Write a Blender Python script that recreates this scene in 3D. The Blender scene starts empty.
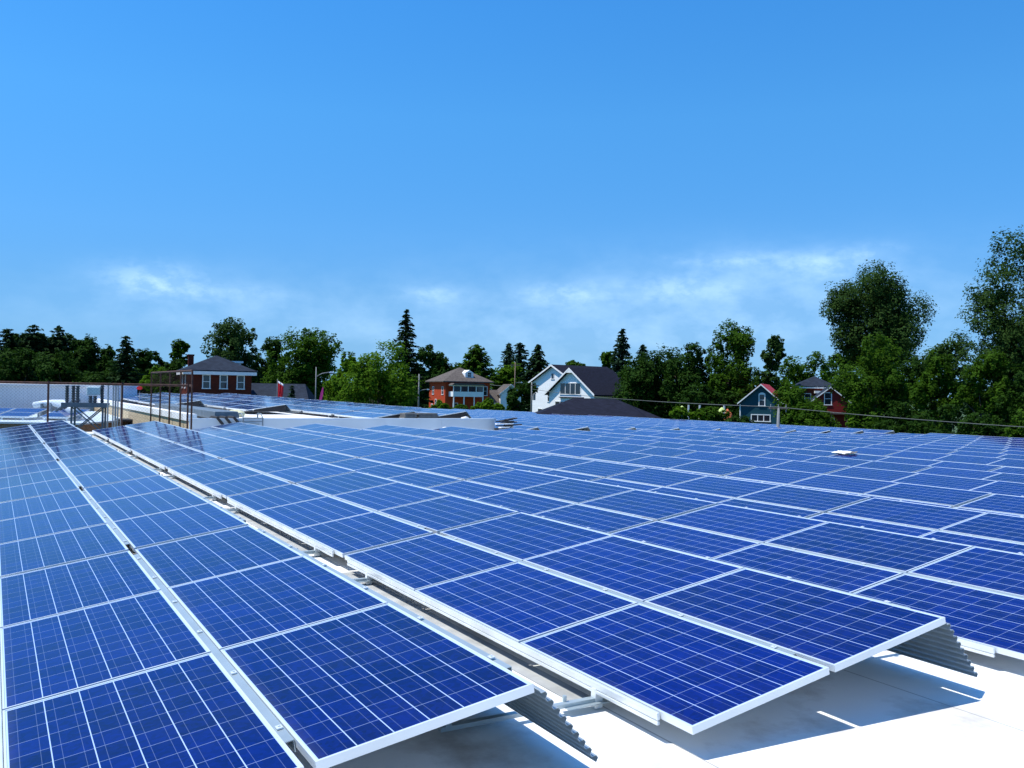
import bpy, bmesh, math, random
import numpy as np
from mathutils import Vector, Matrix
R = math.radians
scene = bpy.context.scene
col = scene.collection

# ------------------------------------------------------------------ camera, sky, sun, exposure
F_PX, PITCH, ROLL = 890.06, 0.00804, 0.018686
CAM_Z = 5.9                                   # eye height over the street
PSI, TH = 0.52842, 0.15537                    # heading of the panel rows, tilt of the panels
cp_, sp_, cr_, sr_ = math.cos(PITCH), math.sin(PITCH), math.cos(ROLL), math.sin(ROLL)
cam_d = bpy.data.cameras.new("camera")
cam = bpy.data.objects.new("camera", cam_d)
col.objects.link(cam)
cam_d.sensor_width = 36.0
cam_d.lens = F_PX / 1024 * 36.0
cam_d.clip_start, cam_d.clip_end = 0.05, 5000
right = Vector((cr_, -sr_ * sp_, sr_ * cp_))
up = Vector((-sr_, -cr_ * sp_, cr_ * cp_))
fwd = Vector((0, cp_, sp_))
cam.matrix_world = Matrix(((right.x, up.x, -fwd.x, 0), (right.y, up.y, -fwd.y, 0),
                           (right.z, up.z, -fwd.z, CAM_Z), (0, 0, 0, 1)))
scene.camera = cam

SUN_EL = 64.0
SUN_DIR = Vector((-0.985, -0.14, 0)).normalized() * math.cos(R(SUN_EL)) + Vector((0, 0, math.sin(R(SUN_EL))))
world = bpy.data.worlds.new("World")
scene.world = world
world.use_nodes = True
wn, wl = world.node_tree.nodes, world.node_tree.links
wn.clear()


def build_sky():
    out = wn.new("ShaderNodeOutputWorld")
    bg = wn.new("ShaderNodeBackground")
    sky = wn.new("ShaderNodeTexSky")
    sky.sky_type = 'NISHITA'
    sky.sun_disc = False
    sky.sun_elevation = R(SUN_EL)
    sky.sun_rotation = math.atan2(SUN_DIR.x, SUN_DIR.y)
    sky.altitude = SKY_ALT
    sky.air_density, sky.dust_density, sky.ozone_density = SKY_AIR, 0.0, SKY_OZONE
    tint = wn.new("ShaderNodeMix")
    tint.data_type = 'RGBA'
    tint.blend_type = 'MULTIPLY'
    tint.inputs["Factor"].default_value = 1
    tint.inputs[7].default_value = (*SKY_TINT, 1)
    wl.new(sky.outputs[0], tint.inputs[6])
    hs = wn.new("ShaderNodeHueSaturation")
    hs.inputs["Saturation"].default_value = SKY_SAT
    hs.inputs["Value"].default_value = SKY_VAL
    hs.inputs["Hue"].default_value = SKY_HUE
    wl.new(tint.outputs[2], hs.inputs["Color"])
    # sky ramp by elevation: cut near the horizon, unseen overhead part raised to fill shadows
    geo = wn.new("ShaderNodeTexCoord")
    sepz = wn.new("ShaderNodeSeparateXYZ")
    wl.new(geo.outputs["Generated"], sepz.inputs[0])
    ramp = wn.new("ShaderNodeValToRGB")
    els = ramp.color_ramp.elements
    els[0].position, els[0].color = SKY_RAMP[0][0], (*SKY_RAMP[0][1], 1)
    els[1].position, els[1].color = SKY_RAMP[-1][0], (*SKY_RAMP[-1][1], 1)
    for p_, c_ in SKY_RAMP[1:-1]:
        e_ = els.new(p_)
        e_.color = (*c_, 1)
    wl.new(sepz.outputs[2], ramp.inputs[0])
    hz = wn.new("ShaderNodeMix")
    hz.data_type = 'RGBA'
    hz.blend_type = 'MULTIPLY'
    hz.inputs["Factor"].default_value = 1
    wl.new(hs.outputs[0], hz.inputs[6])
    wl.new(ramp.outputs[0], hz.inputs[7])
    # thin fair-weather cloud, laid out by direction in the sky
    tc = wn.new("ShaderNodeTexCoord")
    sep = wn.new("ShaderNodeSeparateXYZ")
    wl.new(tc.outputs["Generated"], sep.inputs[0])

    def m(op, a, b=None, clamp=False):
        n = wn.new("ShaderNodeMath")
        n.operation = op
        n.use_clamp = clamp
        for i, v in enumerate((a, b)):
            if v is None:
                continue
            if isinstance(v, (int, float)):
                n.inputs[i].default_value = v
            else:
                wl.new(v, n.inputs[i])
        return n.outputs[0]
    az = m('ARCTAN2', sep.outputs[0], sep.outputs[1])
    el = sep.outputs[2]
    comb = wn.new("ShaderNodeCombineXYZ")
    wl.new(m('MULTIPLY', az, 9.0), comb.inputs[0])
    wl.new(m('MULTIPLY', el, 16.0), comb.inputs[1])
    noise = wn.new("ShaderNodeTexNoise")
    noise.inputs["Scale"].default_value = 1.6
    noise.inputs["Detail"].default_value = 6
    noise.inputs["Roughness"].default_value = 0.58
    noise.inputs["Distortion"].default_value = 0.12
    wl.new(comb.outputs[0], noise.inputs["Vector"])
    tex = m('MULTIPLY', m('SUBTRACT', noise.outputs[0], 0.40), 3.6, True)
    fine = wn.new("ShaderNodeTexNoise")
    fine.inputs["Scale"].default_value = 3.6
    fine.inputs["Detail"].default_value = 8
    fine.inputs["Roughness"].default_value = 0.6
    wl.new(comb.outputs[0], fine.inputs["Vector"])
    puff = m('MULTIPLY', m('SUBTRACT', fine.outputs[0], 0.42), 5.0, True)

    def spots(lst):
        total = None
        for (a0, e0, wa, we, s) in lst:
            dx = m('DIVIDE', m('SUBTRACT', az, a0), wa)
            dy = m('DIVIDE', m('SUBTRACT', el, e0), we)
            r2 = m('ADD', m('MULTIPLY', dx, dx), m('MULTIPLY', dy, dy))
            g = m('MULTIPLY', m('POWER', 2.718, m('MULTIPLY', r2, -1.0)), s)
            total = g if total is None else m('ADD', total, g)
        return m('MINIMUM', total, 1.0)
    veil = m('MULTIPLY', spots(VEIL), m('ADD', m('MULTIPLY', tex, 0.6), 0.4))
    fac = m('ADD', veil, m('MULTIPLY', spots(CLOUDS), m('ADD', m('MULTIPLY', puff, 0.50), 0.26)), True)
    mix = wn.new("ShaderNodeMix")
    mix.data_type = 'RGBA'
    wl.new(fac, mix.inputs["Factor"])
    wl.new(hz.outputs[2], mix.inputs[6])
    mix.inputs[7].default_value = (4.6, 6.6, 8.6, 1)
    wl.new(mix.outputs[2], bg.inputs[0])
    bg.inputs[1].default_value = SKY_STRENGTH
    wl.new(bg.outputs[0], out.inputs[0])


SKY_SAT, SKY_VAL, SKY_HUE, SKY_STRENGTH = 1.15, 1.35, 0.5, 0.14
SKY_RAMP = [(0.0, (0.149, 0.272, 0.49)),
        (0.046, (0.207, 0.312, 0.429)),
        (0.102, (0.294, 0.413, 0.473)),
        (0.167, (0.409, 0.557, 0.582)),
        (0.291, (0.517, 0.763, 0.737)),
        (0.394, (0.502, 0.826, 0.829)),
        (0.55, (0.5, 0.82, 0.9)),
        (0.8, (0.95, 1.05, 1.0)),
        (1.0, (1.2, 1.2, 1.1))]
SKY_TINT, SKY_AIR, SKY_OZONE, SKY_ALT = (0.85, 1.0, 1.2), 1.0, 1.5, 1500
# azimuth, elevation (sine), half widths, amount
CLOUDS = [(-0.385, 0.110, 0.048, 0.016, 0.52), (-0.36, 0.098, 0.060, 0.010, 0.35), (-0.28, 0.100, 0.035, 0.010, 0.22), (-0.09, 0.105, 0.035, 0.010, 0.42),
          (0.055, 0.108, 0.045, 0.013, 0.55), (0.19, 0.115, 0.065, 0.015, 0.50), (0.245, 0.146, 0.065, 0.008, 0.40), (0.335, 0.138, 0.050, 0.014, 0.50),
          (0.385, 0.150, 0.028, 0.009, 0.35)]
VEIL = [(0.20, 0.085, 0.36, 0.055, 0.27), (0.30, 0.13, 0.15, 0.03, 0.16), (-0.32, 0.085, 0.16, 0.035, 0.12), (-0.1, 0.06, 0.5, 0.04, 0.16)]
build_sky()
sun_d = bpy.data.lights.new("sun", 'SUN')
sun_d.energy = 4.8
sun_d.angle = R(0.53)
sun_d.color = (1.0, 0.96, 0.88)
sun = bpy.data.objects.new("sun", sun_d)
col.objects.link(sun)
sun.rotation_euler = SUN_DIR.to_track_quat('Z', 'Y').to_euler()
vs = scene.view_settings
vs.view_transform = 'Standard'
vs.look = 'None'
vs.exposure = 0.3
vs.gamma = 1.0
vs.use_curve_mapping = False
scene.cycles.max_bounces = 6
scene.cycles.transparent_max_bounces = 8

# ------------------------------------------------------------------ helpers
rnd = random.Random(7)


def at(px, py, Y):
    """the point seen at pixel (px, py) of the photograph, Y metres out"""
    a, b = (px - 512) / F_PX, (384 - py) / F_PX
    x = cr_ * a - sr_ * b
    z = sr_ * a + cr_ * b
    yw, zw = cp_ - sp_ * z, sp_ + cp_ * z
    k = Y / yw
    return Vector((x * k, Y, CAM_Z + zw * k))


def su(s, u, z=0.0):
    """roof coordinates: s across the rows, u along them, z relative to the eye"""
    c, n = math.cos(PSI), math.sin(PSI)
    return Vector((s * c - u * n, s * n + u * c, CAM_Z + z))


class MB:
    """collects geometry for one mesh"""

    def __init__(self, M=None):
        self.v, self.f, self.mi, self.M = [], [], [], M

    def add(self, vs_, fs, mi=0, M=None):
        o = len(self.v)
        for p in vs_:
            p = Vector(p)
            if M is not None:
                p = M @ p
            if self.M is not None:
                p = self.M @ p
            self.v.append(tuple(p))
        for f in fs:
            self.f.append([i + o for i in f])
            self.mi.append(mi)

    def box(self, a, b, mi=0, M=None):
        (x0, y0, z0), (x1, y1, z1) = a, b
        self.add([(x0, y0, z0), (x1, y0, z0), (x1, y1, z0), (x0, y1, z0), (x0, y0, z1), (x1, y0, z1), (x1, y1, z1), (x0, y1, z1)],
                 [(0, 3, 2, 1), (4, 5, 6, 7), (0, 1, 5, 4), (1, 2, 6, 5), (2, 3, 7, 6), (3, 0, 4, 7)], mi, M)

    def prism(self, prof, y0, y1, mi=0, M=None):
        """closed profile of (x, z) points, anticlockwise seen from -y, pulled from y0 to y1"""
        n = len(prof)
        vs_ = [(x, y0, z) for x, z in prof] + [(x, y1, z) for x, z in prof]
        fs = [list(range(n)), list(range(2 * n - 1, n - 1, -1))]
        fs += [(i, i + n, (i + 1) % n + n, (i + 1) % n) for i in range(n)]
        self.add(vs_, fs, mi, M)

    def tube(self, pts, r, n=8, mi=0, M=None, cap=True):
        pts = [Vector(p) for p in pts]
        rs = r if isinstance(r, (list, tuple)) else [r] * len(pts)
        vs_, fs = [], []
        for i, p in enumerate(pts):
            d = (pts[min(i + 1, len(pts) - 1)] - pts[max(i - 1, 0)]).normalized()
            ref = Vector((0, 0, 1)) if abs(d.z) < 0.9 else Vector((1, 0, 0))
            a = d.cross(ref).normalized()
            b = d.cross(a).normalized()
            for k in range(n):
                t = 2 * math.pi * k / n
                vs_.append(p + (a * math.cos(t) + b * math.sin(t)) * rs[i])
        for i in range(len(pts) - 1):
            for k in range(n):
                k2 = (k + 1) % n
                fs.append((i * n + k, i * n + k2, (i + 1) * n + k2, (i + 1) * n + k))
        if cap:
            fs.append(list(range(n - 1, -1, -1)))
            fs.append(list(range((len(pts) - 1) * n, len(pts) * n)))
        self.add(vs_, fs, mi, M)

    def build(self, name, mats, parent=None, smooth=False, bevel=0):
        me = bpy.data.meshes.new(name)
        me.from_pydata(self.v, [], self.f)
        for m_ in (mats if isinstance(mats, (list, tuple)) else [mats]):
            me.materials.append(m_)
        me.polygons.foreach_set("material_index", self.mi)
        if smooth:
            me.polygons.foreach_set("use_smooth", [True] * len(me.polygons))
        bm = bmesh.new()
        bm.from_mesh(me)
        bmesh.ops.recalc_face_normals(bm, faces=bm.faces)
        bm.to_mesh(me)
        bm.free()
        me.update()
        o = bpy.data.objects.new(name, me)
        col.objects.link(o)
        if parent is not None:
            o.parent = parent
        if bevel:
            b = o.modifiers.new("bevel", 'BEVEL')
            b.width = bevel
            b.segments = 2
            b.limit_method = 'ANGLE'
        return o


def tag(o, label=None, cat=None, group=None, kind=None):
    for k, v in (('label', label), ('category', cat), ('group', group), ('kind', kind)):
        if v:
            o[k] = v
    return o


def empty(name, loc=(0, 0, 0), rz=0.0):
    o = bpy.data.objects.new(name, None)
    col.objects.link(o)
    o.location = loc
    o.rotation_euler = (0, 0, rz)
    o.empty_display_size = 0.3
    return o


def copy_tree(o, parent=None):
    c = o.copy()
    col.objects.link(c)
    c.parent = parent
    for ch in o.children:
        copy_tree(ch, c)
    return c


# ------------------------------------------------------------------ materials
def mat(name, base, rough=0.7, metal=0.0, var=0.12, scale=3.0, bump=0.0, bscale=40.0, second=None, spec=0.5):
    m = bpy.data.materials.new(name)
    m.use_nodes = True
    n, l = m.node_tree.nodes, m.node_tree.links
    b = n["Principled BSDF"]
    b.inputs["Roughness"].default_value = rough
    b.inputs["Metallic"].default_value = metal
    b.inputs["Specular IOR Level"].default_value = spec
    tc = n.new("ShaderNodeTexCoord")
    no = n.new("ShaderNodeTexNoise")
    no.inputs["Scale"].default_value = scale
    no.inputs["Detail"].default_value = 5
    l.new(tc.outputs["Object"], no.inputs["Vector"])
    ra = n.new("ShaderNodeValToRGB")
    ra.color_ramp.elements[0].position, ra.color_ramp.elements[1].position = 0.3, 0.7
    c0 = [max(0, c * (1 - var)) for c in base]
    c1 = [min(1, c * (1 + var)) for c in (second or base)]
    ra.color_ramp.elements[0].color = (*c0, 1)
    ra.color_ramp.elements[1].color = (*c1, 1)
    l.new(no.outputs[0], ra.inputs[0])
    l.new(ra.outputs[0], b.inputs["Base Color"])
    if bump:
        n2 = n.new("ShaderNodeTexNoise")
        n2.inputs["Scale"].default_value = bscale
        l.new(tc.outputs["Object"], n2.inputs["Vector"])
        bp = n.new("ShaderNodeBump")
        bp.inputs["Strength"].default_value = bump
        bp.inputs["Distance"].default_value = 0.02
        l.new(n2.outputs[0], bp.inputs["Height"])
        l.new(bp.outputs[0], b.inputs["Normal"])
    return m


def course_mat(name, base, mortar, bw, bh, rough=0.85, mortar_size=0.02, var=0.25):
    """brick, clapboard or shingle courses from the Brick texture over object space, wrapped on x+y / z"""
    m = mat(name, base, rough, spec=0.12)
    n, l = m.node_tree.nodes, m.node_tree.links
    b = n["Principled BSDF"]
    tc = n.new("ShaderNodeTexCoord")
    sp = n.new("ShaderNodeSeparateXYZ")
    l.new(tc.outputs["Object"], sp.inputs[0])
    ad = n.new("ShaderNodeMath")
    l.new(sp.outputs[0], ad.inputs[0])
    l.new(sp.outputs[1], ad.inputs[1])
    cb = n.new("ShaderNodeCombineXYZ")
    l.new(ad.outputs[0], cb.inputs[0])
    l.new(sp.outputs[2], cb.inputs[1])
    br = n.new("ShaderNodeTexBrick")
    br.inputs["Scale"].default_value = 1
    br.inputs["Brick Width"].default_value = bw
    br.inputs["Row Height"].default_value = bh
    br.inputs["Mortar Size"].default_value = mortar_size
    br.inputs["Color1"].default_value = (*[c * (1 - var) for c in base], 1)
    br.inputs["Color2"].default_value = (*[min(1, c * (1 + var)) for c in base], 1)
    br.inputs["Mortar"].default_value = (*mortar, 1)
    l.new(cb.outputs[0], br.inputs["Vector"])
    l.new(br.outputs[0], b.inputs["Base Color"])
    return m


def math_node(n, l, op, a, b=None, clamp=False):
    k = n.new("ShaderNodeMath")
    k.operation = op
    k.use_clamp = clamp
    for i, v in enumerate((a, b)):
        if v is None:
            continue
        if isinstance(v, (int, float)):
            k.inputs[i].default_value = v
        else:
            l.new(v, k.inputs[i])
    return k.outputs[0]


PW, PL = 0.99, 1.65                            # one panel: up the slope, along the row


def cell_material():
    m = bpy.data.materials.new("polycrystalline_cells")
    m.use_nodes = True
    n, l = m.node_tree.nodes, m.node_tree.links
    b = n["Principled BSDF"]
    uv = n.new("ShaderNodeUVMap")
    uv.uv_map = "panel"
    sp = n.new("ShaderNodeSeparateXYZ")
    l.new(uv.outputs[0], sp.inputs[0])
    M_ = lambda op, a, b_=None, c=False: math_node(n, l, op, a, b_, c)
    px = M_('DIVIDE', M_('SUBTRACT', sp.outputs[0], 0.017), 0.15933)
    py = M_('DIVIDE', M_('SUBTRACT', sp.outputs[1], 0.019), 0.1612)
    fx, fy = M_('FRACT', px), M_('FRACT', py)

    def line(f, w):                            # 1 on the gap between cells
        return M_('GREATER_THAN', M_('ABSOLUTE', M_('SUBTRACT', f, 0.5)), 0.5 - w / 2)
    gap = M_('MULTIPLY', line(fx, 0.030), 0.85)
    gap2 = M_('MULTIPLY', line(fy, 0.020), 0.42)
    bus = M_('MULTIPLY', line(M_('FRACT', M_('ADD', M_('MULTIPLY', fx, 2.0), 0.5)), 0.03), 0.15)
    outx = M_('GREATER_THAN', M_('ABSOLUTE', M_('SUBTRACT', px, 3.0)), 3.0)
    outy = M_('GREATER_THAN', M_('ABSOLUTE', M_('SUBTRACT', py, 5.0)), 5.0)
    white = M_('MAXIMUM', M_('MAXIMUM', gap, gap2), M_('MAXIMUM', M_('MAXIMUM', outx, outy), bus))
    oi = n.new("ShaderNodeObjectInfo")
    vo = n.new("ShaderNodeTexVoronoi")
    vo.voronoi_dimensions = '3D'
    vo.inputs["Scale"].default_value = 45
    cb = n.new("ShaderNodeCombineXYZ")
    l.new(sp.outputs[0], cb.inputs[0])
    l.new(sp.outputs[1], cb.inputs[1])
    l.new(M_('MULTIPLY', oi.outputs["Random"], 50.0), cb.inputs[2])
    l.new(cb.outputs[0], vo.inputs["Vector"])
    wn_ = n.new("ShaderNodeTexWhiteNoise")     # one tone per cell
    cc = n.new("ShaderNodeCombineXYZ")
    l.new(M_('FLOOR', px), cc.inputs[0])
    l.new(M_('FLOOR', py), cc.inputs[1])
    l.new(oi.outputs["Random"], cc.inputs[2])
    l.new(cc.outputs[0], wn_.inputs["Vector"])
    sv = n.new("ShaderNodeSeparateXYZ")
    l.new(vo.outputs["Color"], sv.inputs[0])
    tone = M_('ADD', M_('ADD', M_('MULTIPLY', sv.outputs[0], 0.40), M_('MULTIPLY', wn_.outputs[0], 0.40)),
              M_('ADD', M_('MULTIPLY', oi.outputs["Random"], 0.34), 0.43))
    mx = n.new("ShaderNodeMix")
    mx.data_type = 'RGBA'
    mx.blend_type = 'MULTIPLY'
    mx.inputs["Factor"].default_value = 1
    mx.inputs[6].default_value = (*CELL_BLUE, 1)
    cg = n.new("ShaderNodeCombineColor")
    for i in range(3):
        l.new(tone, cg.inputs[i])
    l.new(cg.outputs[0], mx.inputs[7])
    m2 = n.new("ShaderNodeMix")
    m2.data_type = 'RGBA'
    l.new(white, m2.inputs["Factor"])
    l.new(mx.outputs[2], m2.inputs[6])
    m2.inputs[7].default_value = (0.44, 0.58, 0.82, 1)
    # a film of dust, thicker where rain leaves it along the low edge
    dn = n.new("ShaderNodeTexNoise")
    dn.inputs["Scale"].default_value = 2.2
    dn.inputs["Detail"].default_value = 6
    l.new(cb.outputs[0], dn.inputs["Vector"])
    low = M_('MULTIPLY', M_('SUBTRACT', 0.07, sp.outputs[0]), 1.6, True)
    dust = M_('MULTIPLY', M_('ADD', M_('MULTIPLY', M_('SUBTRACT', dn.outputs[0], 0.35), 0.05, True), low), 0.6, True)
    m4 = n.new("ShaderNodeMix")
    m4.data_type = 'RGBA'
    l.new(dust, m4.inputs["Factor"])
    l.new(m2.outputs[2], m4.inputs[6])
    m4.inputs[7].default_value = (0.34, 0.33, 0.30, 1)
    l.new(m4.outputs[2], b.inputs["Base Color"])
    b.inputs["Roughness"].default_value = 0.09
    b.inputs["IOR"].default_value = 1.45
    b.inputs["Specular IOR Level"].default_value = 0.27
    return m


CELL_BLUE = (0.0010, 0.0064, 0.112)
M = dict(
    cells=cell_material(),
    backsheet=mat("white_backsheet", (0.7, 0.72, 0.74), 0.6),
    frame=mat("anodised_aluminium", (0.70, 0.745, 0.76), 0.36, 0.35, 0.07, 2),
    rail=mat("mill_aluminium", (0.70, 0.74, 0.75), 0.36, 0.35, 0.10, 4),
    channel=mat("dull_aluminium_channel", (0.36, 0.43, 0.45), 0.38, 0.4, 0.08, 4),
    galv=mat("galvanised_steel", (0.40, 0.46, 0.48), 0.45, 0.6, 0.10, 3),
    mat=mat("shade_grey_strip", (0.36, 0.37, 0.36), 0.9, 0, 0.2, 5),  # grey matched to the shade on the roof along the low rail
    black=mat("black_rubber", (0.015, 0.015, 0.017), 0.7),
    foliage=None,
)


def membrane_material():
    m = mat("white_roof_membrane", (0.80, 0.80, 0.77), 0.75, 0, 0.05, 0.6, 0.05, 8)
    n, l = m.node_tree.nodes, m.node_tree.links
    b = n["Principled BSDF"]
    base = b.inputs["Base Color"].links[0].from_socket
    tc = n.new("ShaderNodeTexCoord")
    no = n.new("ShaderNodeTexNoise")           # water stains and dust
    no.inputs["Scale"].default_value = 1.3
    no.inputs["Detail"].default_value = 7
    no.inputs["Roughness"].default_value = 0.65
    l.new(tc.outputs["Object"], no.inputs["Vector"])
    ra = n.new("ShaderNodeValToRGB")
    ra.color_ramp.elements[0].position, ra.color_ramp.elements[1].position = 0.50, 0.70
    ra.color_ramp.elements[0].color = (0, 0, 0, 1)
    ra.color_ramp.elements[1].color = (1, 1, 1, 1)
    l.new(no.outputs[0], ra.inputs[0])
    mx = n.new("ShaderNodeMix")
    mx.data_type = 'RGBA'
    l.new(math_node(n, l, 'MULTIPLY', ra.outputs[0], 0.75), mx.inputs["Factor"])
    l.new(base, mx.inputs[6])
    mx.inputs[7].default_value = (0.36, 0.31, 0.25, 1)
    l.new(mx.outputs[2], b.inputs["Base Color"])
    # welded seams of the sheets, along the rows
    sp = n.new("ShaderNodeSeparateXYZ")
    l.new(tc.outputs["Object"], sp.inputs[0])
    f = math_node(n, l, 'FRACT', math_node(n, l, 'DIVIDE', math_node(n, l, 'ADD', sp.outputs[0], 0.75), 1.9))
    seam = math_node(n, l, 'LESS_THAN', f, 0.006)
    m3 = n.new("ShaderNodeMix")
    m3.data_type = 'RGBA'
    l.new(math_node(n, l, 'MULTIPLY', seam, 0.7), m3.inputs["Factor"])
    l.new(mx.outputs[2], m3.inputs[6])
    m3.inputs[7].default_value = (0.25, 0.24, 0.22, 1)
    l.new(m3.outputs[2], b.inputs["Base Color"])
    return m


M['membrane'] = membrane_material()
M['membrane'].node_tree.nodes['Principled BSDF'].inputs['Roughness'].default_value = 0.6

# ------------------------------------------------------------------ the roof we stand on
ROOF0 = -1.76                                  # roof under the low edge of the first row, from the eye
LOW0 = -1.5994                                 # low edge of the first row, from the eye


FALL_T = [(20.5, -0.425), (23.4, -0.41), (29.3, -0.495), (35.1, -0.60), (41.0, -0.69), (46.8, -0.76), (52.0, -0.81)]


def fall(s, u):
    """how far the roof falls from its height under the first row"""
    s = max(s, 0.0)
    b = 0.00101 * min(u, 35) - 0.003 * max(0.0, u - 36)
    if s <= 19.0:
        return -0.01092 * s - 0.000504 * s * s + b
    t = [(19.0, -0.01092 * 19 - 0.000504 * 361)] + FALL_T
    for (sa, va), (sb, vb) in zip(t, t[1:]):
        if s <= sb:
            return va + (vb - va) * (s - sa) / (sb - sa) + b * (1 if u > 36 else max(0.0, 1 - (s - 19) / 20))
    return t[-1][1] + b


def roof_sheet():
    ss = [-14, -8, -4, 0, 2, 4, 6, 8, 10, 12, 14, 16, 18, 19.4, 20, 20.5, 23.4, 26, 29.3, 32, 35.1, 38, 41, 44, 46.8, 49.6]
    uu = [-9, -4, 0, 4, 8, 12, 16, 20, 24, 28, 32, 35.6]
    mb = MB()

    def grid(ss, uu):
        vs_ = [(s, u, ROOF0 + fall(s, u)) for s in ss for u in uu]
        nu = len(uu)
        mb.add(vs_, [(i * nu + j, (i + 1) * nu + j, (i + 1) * nu + j + 1, i * nu + j + 1) for i in range(len(ss) - 1) for j in range(nu - 1)])
    grid(ss, uu)
    grid([s for s in ss if s >= 19.4], [35.6, 40, 46, 52, 58, 64, 70, 76, 82, 88, 93.5])
    o = mb.build("roof", M['membrane'])
    for p in o.data.polygons:
        if p.normal.z < 0:
            p.flip()
    o.location = (0, 0, CAM_Z)
    o.rotation_euler = (0, 0, PSI)
    tag(o, kind='structure')


roof_sheet()

# ------------------------------------------------------------------ one panel, one rack of three by two panels
LIP, DEEP = 0.010, 0.040


def make_panel():
    root = empty("solar_panel")
    f = MB()
    x0, x1, y0, y1 = 0, PW, 0, PL
    f.box((x0, y0, -DEEP), (x0 + LIP, y1, 0))
    f.box((x1 - LIP, y0, -DEEP), (x1, y1, 0))
    f.box((x0 + LIP, y0, -DEEP), (x1 - LIP, y0 + LIP, 0))
    f.box((x0 + LIP, y1 - LIP, -DEEP), (x1 - LIP, y1, 0))
    fo = f.build("frame", M['frame'], root)
    g = MB()
    g.box((x0 + LIP, y0 + LIP, -0.008), (x1 - LIP, y1 - LIP, -0.0035))
    go = g.build("cell_sheet", [M['cells'], M['backsheet']], root)
    uvl = go.data.uv_layers.new(name="panel")
    for p in go.data.polygons:
        p.material_index = 0 if p.normal.z > 0.5 else 1
        for li in p.loop_indices:
            v = go.data.vertices[go.data.loops[li].vertex_index].co
            uvl.data[li].uv = (v.x, v.y)
    jb = MB()
    jb.box((PW - 0.16, PL / 2 - 0.06, -0.034), (PW - 0.06, PL / 2 + 0.06, -0.0095))
    jb.build("junction_box", M['black'], root)
    return root


PITCH_P, GAP_M, GAP_SEG = 1.67, 0.0458, 0.062
SEG = 3 * PITCH_P - 0.02                       # length of a rack's panels
STEP = SEG + GAP_SEG
ct, st = math.cos(TH), math.sin(TH)
TILT = Matrix.Rotation(-TH, 4, 'Y')


def add_clamps(rack):
    """the clamps that hold the panels of one rack down on its rails"""
    global clamp_mesh
    rails = {c.name.split('.')[0]: c for c in rack.children}
    for y in (0.42, 1.24, 2.09, 2.91, 3.76, 4.58):
        for nm, xx in (("middle_rail", PW + GAP_M / 2), ("high_rail", 2 * PW + GAP_M + 0.02)):
            if clamp_mesh is None:
                b = MB()
                b.box((-0.013, -0.018, -0.0035), (0.013, 0.018, 0.0025))
                b.tube([(0, 0, 0.0025), (0, 0, 0.008)], 0.006, 6)
                o = b.build("clamp", M['rail'])
                clamp_mesh = o.data
            else:
                o = bpy.data.objects.new("clamp", clamp_mesh)
                col.objects.link(o)
            o.parent = rails[nm]
            o.matrix_local = TILT @ Matrix.Translation((xx, y, 0))


clamp_mesh = None


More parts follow.
